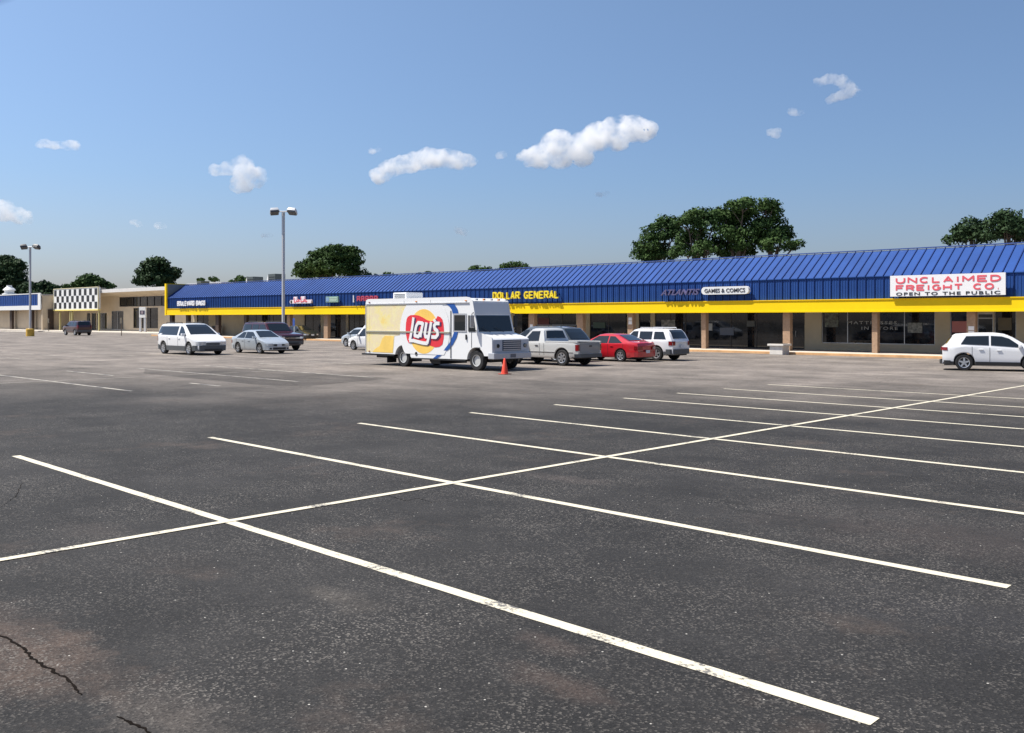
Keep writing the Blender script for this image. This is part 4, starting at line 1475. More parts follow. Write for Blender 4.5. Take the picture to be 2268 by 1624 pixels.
# 7 grey minivan behind the pickup, heading -u
h = 4.9 / 2
S = dict(L=4.9, W=1.88, H=1.72, wb=3.0, fo=0.95, r=0.33, clr=0.22, tb=0.24, paint=SILVER3,
    top=[(-h, 0.98), (-h + 0.06, 1.05), (-h + 0.42, 1.42), (-h + 0.70, 1.66), (-1.2, 1.72), (0.2, 1.72), (0.45, 1.66), (1.35, 1.10), (1.7, 1.0), (h - 0.2, 0.84), (h, 0.70)],
    belt=[(-h, 1.05), (0.9, 1.02), (h, 0.72)],
    windows=[[(-h + 0.45, 1.12), (-0.9, 1.10), (-0.9, 1.57), (-h + 0.75, 1.56)], [(-0.8, 1.10), (0.22, 1.08), (0.22, 1.57), (-0.8, 1.57)], [(0.32, 1.08), (1.18, 1.06), (0.62, 1.52), (0.32, 1.57)]],
    ws=(1.3, 0.5), rw=(-h + 0.12, -h + 0.62), seams=[-0.85, 0.27, 1.2], handles=[-0.6, 0.4], mirror=1.0,
    patches=[('headlight', 1, 0.42, 0.98, 0.58, 0.70, HEADL, 0.012), ('bumper', 1, -1.2, 1.2, 0.25, 0.5, SILVER3, 0.03),
             ('taillight', -1, 0.64, 0.95, 0.75, 1.02, TAILL, 0.012), ('bumper', -1, -1.2, 1.2, 0.27, 0.52, SILVER3, 0.03)], rails=(-1.6, 0.0))
vehicle('parked_minivan', 'grey minivan parked behind the silver pickup, only its roof and glass showing', 'minivan', -32.6, 36.3, PI, S, 1.02)
# 8 silver regular-cab pickup heading -u
h = 4.75 / 2
CB = -0.32
S = dict(L=4.75, W=1.78, H=1.70, wb=2.95, fo=0.82, r=0.37, clr=0.36, tb=0.22, paint=SILVER2, plan=0.07, bow=0.04, arch=0.46,
    top=[(-h, 1.06), (CB - 0.06, 1.07), (CB - 0.03, 1.12), (CB + 0.13, 1.62), (CB + 0.20, 1.68), (CB + 0.3, 1.70), (0.42, 1.70), (0.58, 1.66), (1.08, 1.16), (1.3, 1.12), (h - 0.12, 1.02), (h, 0.92)],
    belt=[(-h, 1.045), (1.1, 1.03), (h, 0.94)],
    windows=[[(0.02, 1.13), (0.94, 1.11), (0.52, 1.57), (0.02, 1.58)]],
    ws=(1.02, 0.62), rw=(CB + 0.005, CB + 0.115), seams=[CB, -0.04, 0.96], handles=[0.14], mirror=0.82, mirror_mat=BLACKP, handle_mat=BLACKP,
    patches=[('headlight', 1, 0.52, 0.95, 0.74, 0.88, HEADL, 0.012), ('grille', 1, -0.5, 0.5, 0.70, 0.88, BLACKP, 0.015), ('bumper', 1, -1.0, 1.0, 0.42, 0.64, CHROME, 0.05),
             ('taillight', -1, 0.74, 0.96, 0.70, 0.98, TAILL, 0.012), ('tailgate', -1, -0.70, 0.70, 0.60, 1.045, mat('tailgate_grey', (0.22, 0.25, 0.28), 0.4, metal=0.4, coat=0.5), 0.014),
             ('bumper', -1, -0.96, 0.96, 0.40, 0.56, GREYP, 0.10), ('tailgate_handle', -1, -0.10, 0.10, 0.88, 0.94, BLACKP, 0.022)],
    strips=[('side_moulding', -h + 0.3, h - 0.5, 0.60, 0.63, CHROME, 0.012)],
    rim=RIM, spokes=6, plates=(-1,), plz=0.42)
u, v = place(S, -28.35, 32.7, PI, 'r', 1, 1.0)
pk = vehicle('pickup_truck', 'silver regular-cab pickup parked just right of the delivery truck', 'pickup', u, v, PI, S, 1.0)
bm = bmesh.new(); box(bm, -h + 0.10, CB - 0.10, -0.76, 0.76, 1.085, 1.095)
obj('bed_liner', bm, BLACKP, pk)
for s in (-1, 1):
    bm = bmesh.new(); box(bm, -h + 0.05, CB - 0.08, s * 0.82 - 0.05, s * 0.82 + 0.05, 1.07, 1.13, 0.015)
    obj('bed_rail', bm, SILVER2, pk)
# 9 red sedan heading -u
S = sedan_spec(REDP, 4.55, 1.74, 1.42)
u, v = place(S, -28.9, 37.8, PI, 'r', 1, 0.98)
rd = vehicle('parked_sedan', 'bright red sedan parked between the silver pickup and a white SUV', 'car', u, v, PI, S, 0.98)
# 10 white SUV heading -u
h = 4.55 / 2
S = dict(L=4.55, W=1.82, H=1.70, wb=2.62, fo=0.88, r=0.37, clr=0.30, tb=0.20, paint=WHITECAR, arch=0.45, plan=0.13,
    top=[(-h, 0.98), (-h + 0.05, 1.08), (-h + 0.30, 1.50), (-h + 0.50, 1.67), (-1.2, 1.70), (0.1, 1.70), (0.35, 1.64), (0.98, 1.10), (1.3, 1.05), (h - 0.15, 0.95), (h, 0.84)],
    belt=[(-h, 1.08), (1.0, 1.04), (h, 0.86)],
    windows=[[(-h + 0.42, 1.15), (-1.05, 1.15), (-1.05, 1.55), (-h + 0.66, 1.55)], [(-0.92, 1.14), (-0.10, 1.13), (-0.10, 1.56), (-0.92, 1.56)], [(0.02, 1.13), (0.80, 1.12), (0.34, 1.56), (0.02, 1.57)]],
    ws=(0.93, 0.38), rw=(-h + 0.10, -h + 0.44), seams=[-0.98, -0.04, 0.86], handles=[-0.8, 0.12], mirror=0.72,
    patches=[('headlight', 1, 0.5, 0.95, 0.68, 0.82, HEADL, 0.012), ('bumper', 1, -1.1, 1.1, 0.36, 0.6, GREYP, 0.04),
             ('taillight', -1, 0.60, 1.0, 0.82, 1.04, TAILL, 0.015), ('bumper', -1, -1.15, 1.15, 0.36, 0.62, GREYP, 0.05)],
    strips=[('cladding', -h + 0.4, h - 0.4, 0.30, 0.50, GREYP, 0.02)], rails=(-1.5, 0.0), rail_mat=GALV, plates=(-1,), plz=0.7)
u, v = place(S, -28.35, 40.1, PI, 'r', 1, 0.96)
vehicle('parked_suv', 'white SUV with dark bumpers parked right of the red sedan', 'car', u, v, PI, S, 0.96)
# 11 white SUV at the right edge, heading roughly to the right
h = 4.43 / 2
S = dict(L=4.43, W=1.81, H=1.66, wb=2.60, fo=0.88, r=0.355, clr=0.24, tb=0.20, paint=WHITECAR, arch=0.435, plan=0.14, bow=0.12,
    top=[(-h, 0.90), (-h + 0.05, 1.02), (-h + 0.18, 1.12), (-h + 0.50, 1.54), (-h + 0.62, 1.60), (-0.9, 1.65), (-0.1, 1.66), (0.3, 1.61), (0.62, 1.48), (1.22, 1.10), (1.5, 1.03), (h - 0.2, 0.90), (h, 0.74)],
    belt=[(-h, 0.98), (-1.2, 1.08), (1.1, 0.98), (h, 0.76)],
    windows=[[(-1.40, 1.16), (-0.30, 1.12), (-0.30, 1.53), (-1.18, 1.51)], [(-0.22, 1.12), (1.02, 1.03), (0.48, 1.42), (0.20, 1.51), (-0.22, 1.53)]],
    ws=(1.15, 0.45), rw=(-h + 0.22, -h + 0.46), seams=[-0.95, -0.26, 1.05], handles=[-0.6, 0.1], mirror=0.90,
    patches=[('headlight', 1, 0.42, 1.0, 0.66, 0.80, HEADL, 0.012), ('bumper', 1, -1.1, 1.1, 0.26, 0.42, BLACKP, 0.03),
             ('taillight', -1, 0.5, 0.98, 0.88, 1.02, TAILL, 0.015), ('bumper', -1, -1.12, 1.12, 0.28, 0.44, BLACKP, 0.04)],
    strips=[('cladding', -h + 0.35, h - 0.4, 0.24, 0.40, BLACKP, 0.02)], plates=())
hd = R(19)
u, v = place(S, -13.76, 41.4, hd, 'r', -1, 0.95)
vehicle('parked_suv', 'white crossover at the right edge, seen side-on with its tail to the left', 'car', u, v, hd, S, 0.95)
# 12 far maroon SUV heading -u; 13 edge vehicle at far left
S = suv_big(MAROON, 4.7, 1.9, 1.78)
u, v = place(S, -120.5, 47.0, PI, 'r', 1, 1.0)
vehicle('parked_suv', 'dark maroon SUV parked far off in front of the checkerboard sign', 'car', u, v, PI, S, 1.0)
S = hatch(DARKCAR)
vehicle('parked_hatchback', 'dark car cut off by the left edge of the photo', 'car', -118.6, 31.5, 0, S, 1.0)

# ------------------------------------------------------------------ delivery step van
T0, V0 = -35.82, 27.3
trk = thing('delivery_truck', 'boxy white snack delivery step van with yellow panel and red Lay\'s badge', 'truck', (T0 + 4.2, V0 + 1.1, 0))
def tobj(name, bm, m, parent=None, smooth=None):
    bmesh.ops.translate(bm, verts=bm.verts, vec=(-(T0 + 4.2), -(V0 + 1.1), 0))
    return obj(name, bm, m, parent or trk, smooth)
def arc(cx, cz, r, a0, a1, n=14):
    return [(cx + r * math.cos(R(a0 + (a1 - a0) * i / n)), cz + r * math.sin(R(a0 + (a1 - a0) * i / n))) for i in range(n + 1)]
WR, WF = -33.10, -28.36
prof = [(T0, 0.54), (T0, 2.88), (T0 + 0.08, 2.98), (T0 + 0.2, 3.02), (-28.95, 3.03), (-28.75, 3.0), (-28.6, 2.9), (-28.47, 2.34), (-28.25, 1.55),
        (-28.2, 1.55), (-27.45, 1.35), (-27.40, 1.30), (-27.40, 0.62), (-27.80, 0.62)]
prof += [p for p in arc(WF, 0.44, 0.53, 20, 178)] + [(-28.92, 0.45), (-32.50, 0.42)] + arc(WR, 0.42, 0.55, 6, 168) + [(-33.70, 0.54)]
bm = bmesh.new()
f0, f1, side = prism(bm, prof, 'y', V0, V0 + 2.2)
bmesh.ops.bevel(bm, geom=[e for e in bm.edges if all(abs(abs(v_.co.y - V0) % 2.2) < 1e-6 for v_ in e.verts) and abs(e.verts[0].co.y - e.verts[1].co.y) < 1e-6 and min(e.verts[0].co.z, e.verts[1].co.z) > 1.25],
                offset=0.05, segments=3, affect='EDGES')
bm.normal_update()
bmesh.ops.triangulate(bm, faces=[f for f in bm.faces if len(f.verts) > 6])
body = tobj('body', bm, WHITEP, None, 30)
bm = bmesh.new()
box(bm, T0 + 0.3, -27.9, V0 + 0.42, V0 + 1.78, 0.34, 0.9)
box(bm, -31.5, -30.9, V0 + 0.3, V0 + 1.9, 0.18, 0.41)
tobj('chassis', bm, BLACKP)
# wheel housings
for cx, cz in ((WF, 0.44), (WR, 0.42)):
    bm = bmesh.new()
    box(bm, cx - 0.56, cx + 0.56, V0 + 0.34, V0 + 1.86, 0.4, 1.0)
    tobj('wheel_housing', bm, BLACKP)
E_ = -0.0
ZL = V0
def flat(name, pts, m, d, parent=None):
    bm = bmesh.new()
    a, b, s_ = prism(bm, pts, 'y', ZL - d, ZL - d + 0.0035)
    bmesh.ops.triangulate(bm, faces=[f for f in bm.faces if len(f.verts) > 4])
    return tobj(name, bm, m, parent)
CHIP = mat('yellow_chip_graphic', (0.9, 0.7, 0.3), 0.4, cols=((0.82, 0.62, 0.20), (0.80, 0.70, 0.34), (0.76, 0.64, 0.42), (0.80, 0.72, 0.40), (0.76, 0.60, 0.34)), scale=0.9)
CHIPD = mat('golden_chip_graphic', (0.85, 0.58, 0.14), 0.4, vary=0.10, scale=2)
flat('yellow_graphic', [(T0 + 0.07, 0.60), (-33.78, 0.60), (-33.72, 1.0), (-33.68, 1.37), (-33.0, 1.45), (-32.4, 2.0), (-32.5, 2.78), (T0 + 0.07, 2.78)], CHIP, 0.004)
flat('golden_graphic', [(-35.3, 0.603), (-33.80, 0.603), (-33.72, 1.36), (-34.35, 1.38), (-34.55, 1.25), (-34.75, 0.9), (-35.1, 0.75)], CHIPD, 0.008)
flat('white_disc_graphic', [p for p in [(min(x, -29.9), min(max(z, 0.60), 2.78)) for x, z in arc(-31.62, 1.62, 1.66, 0, 358, 60)]], WHITEP, 0.012)
flat('sun_graphic', arc(-31.64, 1.60, 0.98, 0, 352, 44), mat('sun_yellow', (0.88, 0.56, 0.12), 0.4, vary=0.08, scale=2), 0.016)
def Z1(pts):   # traced on the photograph's side view, in metres
    return pts
def q(x, y):
    return (-31.64 + (x - 1180) / 309.0, 1.60 - (y - 790) / 470.0)
badge = [(845, 490), (900, 455), (990, 450), (1080, 462), (1170, 505), (1250, 555), (1330, 580), (1400, 560), (1440, 520), (1465, 472), (1520, 495), (1560, 545), (1582, 640), (1592, 800), (1585, 920), (1560, 1050), (1500, 1098),
         (1420, 1112), (1330, 1085), (1270, 1055), (1150, 1058), (1020, 1040), (920, 1015), (870, 1045), (835, 980), (812, 880), (800, 760), (808, 620), (822, 540)]
flat('red_badge', [q(*p) for p in badge], mat('badge_red', (0.72, 0.035, 0.05), 0.35), 0.020)
bm = bmesh.new()
Q = lambda l: [q(*p) for p in l]
SHADOW = [(26, 14)]
LET = [[(975, 500), (962, 620), (940, 760), (915, 900), (895, 985)], [(885, 985), (980, 985), (1080, 1010), (1180, 1030), (1270, 1035)],
       [(1170, 622), (1075, 610), (1035, 680), (1010, 800), (1005, 880), (1080, 900), (1120, 820)], [(1180, 600), (1155, 720), (1130, 840), (1122, 910)],
       [(1250, 605), (1232, 720), (1215, 840), (1230, 900), (1275, 895)], [(1345, 595), (1325, 720), (1302, 860), (1280, 970), (1262, 1040)],
       [(1515, 625), (1440, 620), (1405, 670), (1420, 735), (1470, 780), (1480, 850), (1440, 905), (1350, 900)], [(1425, 545), (1400, 590)]]
strokes(bm, [Q([(x + 26, y + 12) for x, y in l]) for l in LET], 0.165, ZL - 0.022, 0.003)
tobj('logo_shadow', bm, mat('logo_shadow_purple', (0.10, 0.04, 0.12), 0.4))
bm = bmesh.new()
strokes(bm, [Q(l) for l in LET], 0.155, ZL - 0.040, 0.003)
tobj('logo_lettering', bm, WHITEP)
BLUEG = mat('graphic_blue', (0.015, 0.085, 0.33), 0.35)
for seg in ([(1600, 215), (1780, 215), (1850, 330), (1868, 400), (1852, 445), (1765, 445), (1740, 340), (1690, 270)],
            [(1790, 790), (1862, 790), (1835, 900), (1765, 1040), (1695, 1130), (1650, 1168), (1585, 1168), (1620, 1115), (1700, 1010), (1755, 890)],
            [(1455, 1262), (1540, 1262), (1450, 1338), (1370, 1338)]):
    flat('blue_arc_graphic', Q(seg), BLUEG, 0.016)
# gutter, belt rail, skirt trim
bm = bmesh.new(); box(bm, T0 + 0.05, -28.75, V0 - 0.035, V0 - 0.001, 2.81, 2.85)
tobj('roof_gutter', bm, GALV)
bm = bmesh.new(); box(bm, T0 + 0.05, -29.95, V0 - 0.045, V0 - 0.002, 1.53, 1.60, 0.008)
tobj('rub_rail', bm, mat('grey_rail', (0.33, 0.32, 0.25), 0.5))
bm = bmesh.new(); box(bm, -32.5, -28.95, V0 - 0.02, V0 + 0.05, 0.37, 0.415)
tobj('sill', bm, BLACKP)
bm = bmesh.new(); box(bm, T0 - 0.32, -33.72, V0 + 0.02, V0 + 2.18, 0.46, 0.535)
tobj('rear_step', bm, BLACKP)
# rivet rows, panel seams and small side lamps
bm = bmesh.new()
for i in range(44):
    for uu in (T0 + 0.16, T0 + 0.30):
        zz_ = 0.68 + i * 0.048
        if 1.5 < zz_ < 1.62:
            continue
        box(bm, uu, uu + 0.018, V0 - 0.008, V0 - 0.0045, zz_, zz_ + 0.016)
o_r = tobj('rivet_rows', bm, mat('rivet_ochre', (0.55, 0.40, 0.16), 0.5))
for uu in (-33.0, -31.2):
    bm = bmesh.new(); box(bm, uu, uu + 0.012, V0 - 0.0045, V0 - 0.001, 2.86, 2.97)
    tobj('panel_seam', bm, GREYP)
for uu, zz_ in ((T0 + 0.25, 2.90), (-32.2, 2.90), (-29.0, 2.90), (T0 + 0.25, 0.62)):
    bm = bmesh.new(); box(bm, uu, uu + 0.10, V0 - 0.03, V0 - 0.001, zz_, zz_ + 0.04, 0.006)
    tobj('side_lamp', bm, AMBER if uu > T0 + 1 else TAILL)
bm = bmesh.new(); lathe(bm, [(0.09, V0 - 0.012), (0.09, V0 - 0.001)], (-32.15, 0, 0.60), 'y', 14)
tobj('fuel_cap', bm, GREYP)
# rear corner trim
bm = bmesh.new(); box(bm, T0 + 0.005, T0 + 0.05, V0 - 0.02, V0 - 0.001, 0.6, 2.78)
tobj('corner_trim', bm, GALV)
# door and cab side
bm = bmesh.new()
box(bm, -29.90, -29.865, V0 - 0.024, V0 - 0.001, 0.47, 2.5)
tobj('door_seam', bm, GREYP)
bm = bmesh.new()
box(bm, -28.62, -28.60, V0 - 0.012, V0 - 0.001, 0.95, 1.6)
tobj('door_seam', bm, GREYP)
dw = flat('cab_window_frame', [(-29.74, 1.60), (-28.90, 1.60), (-28.90, 2.38), (-29.74, 2.38)], GALV, 0.018)
flat('cab_window', [(-29.66, 1.66), (-28.98, 1.66), (-28.98, 2.31), (-29.66, 2.31)], CARGLASS, 0.022)
flat('quarter_window', [(-28.80, 1.62), (-28.36, 1.62), (-28.50, 2.30), (-28.80, 2.30)], CARGLASS, 0.018)
bm = bmesh.new(); box(bm, -28.95, -28.89, V0 - 0.05, V0 - 0.001, 1.28, 1.5, 0.01)
tobj('door_handle', bm, BLACKP)
bm = bmesh.new(); box(bm, -28.35, -28.1, V0 - 0.02, V0 - 0.001, 0.93, 0.97)
tobj('badge', bm, BLACKP)
# windshield (on the sloped front), header panel, wipers
def front(name, y0, y1, z0, z1, m, off=0.012, parent=None):
    def fx(z):
        return interp([(1.55, -28.25), (2.34, -28.47), (2.9, -28.6)], z)
    bm = bmesh.new()
    vs = [(fx(z0) + off, y0, z0), (fx(z0) + off, y1, z0), (fx(z1) + off, y1, z1), (fx(z1) + off, y0, z1)]
    vb = [(a - off - 0.003, b, c) for a, b, c in vs]
    F = [bm.verts.new(p) for p in vs]; B = [bm.verts.new(p) for p in vb]
    bm.faces.new(F)
    for i in range(4):
        j = (i + 1) % 4
        bm.faces.new((F[i], F[j], B[j], B[i]))
    return tobj(name, bm, m, parent)
front('windshield', V0 + 0.10, V0 + 2.10, 1.62, 2.30, CARGLASS)
front('header_panel', V0 + 0.04, V0 + 2.16, 2.36, 2.82, mat('grey_white_paint', (0.62, 0.63, 0.65), 0.45), 0.02)
for y in (0.7, 1.5):
    bm = bmesh.new()
    tube(bm, (-28.20, V0 + y, 1.60), (-28.24, V0 + y - 0.45, 1.80), 0.012, n=6)
    tobj('wiper', bm, BLACKP)
for i in range(5):
    bm = bmesh.new(); box(bm, -28.62, -28.52, V0 + 0.2 + i * 0.44, V0 + 0.29 + i * 0.44, 2.93, 3.0, 0.01)
    tobj('marker_light', bm, AMBER if i % 2 else GALV)
# grille block and headlights on the nose
bm = bmesh.new(); box(bm, -27.398, -27.36, V0 + 0.06, V0 + 2.14, 0.80, 1.30, 0.01)
nose = tobj('nose_panel', bm, mat('grey_nose_paint', (0.50, 0.52, 0.56), 0.5))
bm = bmesh.new()
for i in range(5):
    box(bm, -27.355, -27.33, V0 + 0.60, V0 + 1.62, 0.86 + i * 0.088, 0.895 + i * 0.088)
tobj('grille', bm, GALV)
bm = bmesh.new(); box(bm, -27.358, -27.345, V0 + 0.56, V0 + 1.66, 0.84, 1.28)
tobj('grille_opening', bm, mat('grille_dark', (0.04, 0.06, 0.09), 0.5))
for y in (0.30, 1.90):
    bm = bmesh.new(); lathe(bm, [(0.085, -27.359), (0.085, -27.335), (0.06, -27.325)], (0, V0 + y, 1.04), 'x', 16)
    tobj('headlight', bm, CARGLASS)
    bm = bmesh.new(); box(bm, -27.359, -27.335, V0 + y - 0.19 if y < 1 else V0 + y + 0.1, V0 + y - 0.1 if y < 1 else V0 + y + 0.19, 0.95, 1.13)
    tobj('indicator', bm, mat('pale_lens', (0.5, 0.5, 0.5), 0.3))
bm = bmesh.new(); box(bm, -27.62, -27.26, V0 - 0.02, V0 + 2.22, 0.50, 0.76, 0.03)
tobj('bumper', bm, mat('silver_bumper', (0.48, 0.49, 0.52), 0.4, metal=0.3))
bm = bmesh.new(); box(bm, -27.258, -27.245, V0 + 0.95, V0 + 1.25, 0.55, 0.70)
tobj('licence_plate', bm, mat('plate_dark', (0.15, 0.15, 0.17), 0.5))
# mirrors
for s, y in ((-1, V0 - 0.20), (1, V0 + 2.40)):
    bm = bmesh.new()
    box(bm, -28.42, -28.34, y - 0.10, y + 0.10, 1.78, 2.30, 0.02)
    mo = tobj('side_mirror', bm, ALU if s < 0 else BLACKP)
    bm = bmesh.new()
    yy = V0 if s < 0 else V0 + 2.2
    tube(bm, (-28.5, yy, 2.42), (-28.38, y, 2.36), 0.016, n=6)
    tube(bm, (-28.38, y, 2.36), (-28.38, y, 1.70), 0.016, n=6)
    tube(bm, (-28.38, y, 1.70), (-28.32, yy, 1.66), 0.016, n=6)
    tobj('mirror_arm', bm, BLACKP)
# roof unit
bm = bmesh.new()
box(bm, -34.4, -33.45, V0 + 0.5, V0 + 1.5, 3.03, 3.36, 0.04)
tobj('roof_vent_unit', bm, WHITEP)
bm = bmesh.new()
for z in (3.10, 3.18, 3.26):
    box(bm, -34.3, -33.55, V0 + 0.485, V0 + 0.498, z, z + 0.03)
tobj('vent_louvre', bm, GREYP)
# mud flap and wheels
for ya in (0.06, 1.6):
    bm = bmesh.new(); box(bm, -34.30, -34.27, V0 + ya, V0 + ya + 0.54, 0.14, 0.53)
    tobj('mud_flap', bm, BLACKP)
for cx in (WR, WF):
    for s, yy in ((-1, V0 + 0.17), (1, V0 + 2.03)):
        wo = wheel_parts(trk, cx - (T0 + 4.2), yy - (V0 + 1.1), 0.42, s, RIMW, 0.26, 0, 0.58)

# traffic cone
t = thing('traffic_cone', 'orange traffic cone standing in front of the delivery truck bumper', 'cone', (-25.75, 26.35, 0))
bm = bmesh.new(); lathe(bm, [(0.14, 0.03), (0.035, 0.62), (0.028, 0.63)], n=20)
obj('cone_body', bm, ORANGE, t, 40)
bm = bmesh.new(); box(bm, -0.19, 0.19, -0.19, 0.19, 0, 0.03, 0.01)
obj('base', bm, mat('cone_base', (0.35, 0.05, 0.03), 0.7), t)

# ------------------------------------------------------------------ trees
def tree(name, label, u, v, h, crown, dens, leaf, leafm, seed, group='trees rising behind the shops', lsize=0.30):
    """crown: list of (du, dv, z, rx, ry, rz) lobes in metres"""
    rnd = random.Random(seed)
    t = thing(name, label, 'tree', (u, v, 0), 0, group)
    bm = bmesh.new()
    zlow = min(c[2] - c[5] for c in crown)
    tube(bm, (0, 0, 0), (0.2, 0, zlow * 0.75), 0.42, 0.30, 10)
    tube(bm, (0.2, 0, zlow * 0.75 - 0.02), (0, 0, zlow + (h - zlow) * 0.55), 0.30, 0.12, 8)
    obj('trunk', bm, BARK, t, 60)
    for (du, dv, z, rx, ry, rz) in crown:
        bm = bmesh.new()
        z0 = zlow * 0.7 + (z - zlow) * 0.12
        p0 = Vector((0.15, 0, z0))
        p1 = Vector((du * 0.55, dv * 0.55, z0 + (z - z0) * 0.55))
        p2 = Vector((du, dv, z))
        tube(bm, p0, p1, 0.17, 0.11, 6); tube(bm, p1, p2, 0.11, 0.04, 6)
        for _ in range(4):
            a = rnd.uniform(0, 6.28)
            e = p2 + Vector((math.cos(a) * rx * 0.75, math.sin(a) * ry * 0.75, rnd.uniform(-0.2, 0.6) * rz))
            tube(bm, p1.lerp(p2, rnd.uniform(0.3, 1)), e, 0.06, 0.02, 5)
        obj('limb', bm, BARK, t, 60)
    bm = bmesh.new()
    for (du, dv, z, rx, ry, rz) in crown:
        # clumps through each lobe
        nb = max(7, int(rx * (rz + 0.6) * 7.5 * dens))
        for _ in range(nb):
            a = rnd.uniform(0, 2 * math.pi)
            cz = rnd.uniform(-0.55, 1.0)
            rad = math.sqrt(max(0, 1 - cz * cz)) * rnd.uniform(0.35, 1.0) ** 0.5
            c = Vector((du + math.cos(a) * rad * rx, dv + math.sin(a) * rad * ry, z + cz * rz * 0.92))
            cr = rnd.uniform(0.55, 1.15) * min(1.5, 0.42 * (rx + rz) * 0.5 + 0.35)
            nl = int(40 * cr * cr / (lsize / 0.3) ** 2) + 12
            for _ in range(nl):
                d = Vector((rnd.gauss(0, 1), rnd.gauss(0, 1), rnd.gauss(0, 0.75)))
                d.normalize()
                p = c + Vector((d.x, d.y, d.z * 0.62)) * cr * rnd.uniform(0.55, 1.05)
                nrm = (d + Vector((rnd.gauss(0, .5), rnd.gauss(0, .5), rnd.gauss(0, .5) + 0.3))).normalized()
                tu = nrm.orthogonal().normalized()
                tu = Matrix.Rotation(rnd.uniform(0, 6.28), 3, nrm) @ tu
                tv = nrm.cross(tu)
                s = lsize * rnd.uniform(0.5, 1.15)
                bm.faces.new([bm.verts.new(p + tu * s), bm.verts.new(p + tv * s * 0.55 + nrm * s * 0.12), bm.verts.new(p - tu * s), bm.verts.new(p - tv * s * 0.55)])
    me_o = obj('crown', bm, leafm, t)
    return t

def lobes(px0, dist, spec):
    """spec rows: (px, py, rx_px, ry_px) lobe outlines -> metric lobes; each gets its own depth offset"""
    out = []
    k = dist / 2098
    rnd = random.Random(int(px0 * 7))
    for (px, py, rx, ry) in spec:
        lat = (px - px0) * k
        d = CAMR * lat + CAMF * rnd.uniform(-1.6, 1.6)
        out.append((d.x, d.y, zat(py, dist), rx * k, rx * k * rnd.uniform(0.8, 1.1), ry * k))
    return out
TREES = [
 ('oak_tree', 'dense dark evergreen at the left end of the tree clump behind the roof', 1452, 106, [(1430, 545, 26, 22), (1452, 520, 30, 22), (1478, 500, 28, 18), (1424, 562, 22, 16), (1450, 572, 34, 12), (1490, 520, 26, 22), (1460, 552, 30, 18)], LEAF1, 1.0),
 ('oak_tree', 'rounded dark tree second from the left in the clump behind the roof', 1545, 100, [(1525, 500, 30, 22), (1552, 482, 32, 18), (1575, 500, 30, 24), (1540, 530, 36, 20), (1520, 558, 34, 14), (1565, 552, 30, 16)], LEAF1, 1.0),
 ('oak_tree', 'tallest broad tree in the clump behind the roof', 1632, 98, [(1610, 485, 34, 24), (1640, 465, 32, 20), (1662, 490, 34, 26), (1620, 520, 38, 22), (1655, 530, 40, 24), (1600, 550, 34, 16), (1640, 555, 40, 14)], LEAF1, 1.0),
 ('oak_tree', 'tree with ragged low right side, rightmost in the clump behind the roof', 1705, 97, [(1695, 466, 30, 20), (1718, 485, 32, 26), (1700, 515, 40, 26), (1742, 515, 22, 18), (1750, 545, 16, 14), (1715, 545, 40, 18)], LEAF1, 1.0),
 ('oak_tree', 'dark tree left of the rightmost pair above the banner sign', 2150, 95, [(2134, 513, 26, 16), (2157, 500, 28, 18), (2175, 515, 30, 20), (2130, 528, 24, 10), (2155, 528, 36, 12)], LEAF2, 1.0),
 ('oak_tree', 'taller dark tree cut by the right edge above the banner sign', 2232, 92, [(2215, 495, 30, 20), (2245, 485, 28, 20), (2262, 505, 34, 20), (2225, 517, 40, 16), (2262, 522, 40, 12), (2290, 500, 30, 20)], LEAF2, 1.0),
 ('oak_tree', 'broad domed tree between the tall lamp post and the truck', 732, 150, [(690, 590, 26, 14), (672, 608, 20, 8), (705, 607, 36, 8), (752, 605, 44, 9), (790, 603, 18, 9), (715, 575, 32, 18), (745, 565, 34, 20), (775, 568, 26, 20), (735, 592, 48, 14), (785, 588, 20, 16), (672, 600, 16, 10)], LEAF1, 0.9),
 ('pine_tree', 'open-crowned round tree beside the yellow wing wall', 346, 200, [(345, 590, 30, 18), (325, 605, 24, 12), (368, 605, 24, 14), (345, 615, 38, 12), (380, 618, 14, 8), (308, 622, 14, 8), (345, 628, 40, 6)], LEAF2, 0.8),
 ('pine_tree', 'open dark pine at the far left edge', 20, 262, [(8, 592, 34, 24), (32, 598, 26, 22), (5, 620, 30, 20), (40, 622, 24, 16), (-20, 610, 30, 24), (20, 638, 34, 14), (25, 655, 44, 10)], LEAF2, 0.9),
 ('oak_tree', 'low dark tree right of the far-left pine', 88, 250, [(70, 640, 18, 12), (95, 637, 22, 12), (118, 642, 16, 10), (90, 650, 30, 8)], LEAF2, 0.9),
 ('oak_tree', 'domed tree peeking over the checkerboard sign', 196, 222, [(196, 622, 26, 12), (178, 630, 22, 10), (218, 630, 20, 10), (240, 636, 14, 6), (145, 636, 12, 5)], LEAF1, 0.9),
 ('oak_tree', 'small low tree top left of the rooftop units', 476, 168, [(450, 624, 9, 5), (478, 622, 11, 7)], LEAF1, 0.9),
 ('oak_tree', 'small tree top just left of the white-cowled rooftop unit', 522, 165, [(530, 620, 12, 8), (512, 626, 10, 5), (545, 618, 8, 5)], LEAF1, 0.9),
 ('oak_tree', 'low flat tree top just right of the broad domed tree', 845, 150, [(820, 611, 14, 5), (862, 609, 16, 6)], LEAF1, 0.9),
 ('oak_tree', 'tiny tree top over the roof above the truck', 942, 150, [(938, 606, 14, 4)], LEAF1, 0.9),
 ('oak_tree', 'small tree top left of centre over the blue roof', 1062, 140, [(1055, 597, 16, 7), (1078, 598, 12, 5)], LEAF1, 0.9),
 ('oak_tree', 'wider low tree top directly above the yellow shop lettering', 1132, 135, [(1118, 594, 20, 8), (1142, 592, 24, 8), (1162, 596, 14, 5)], LEAF1, 0.9),
]
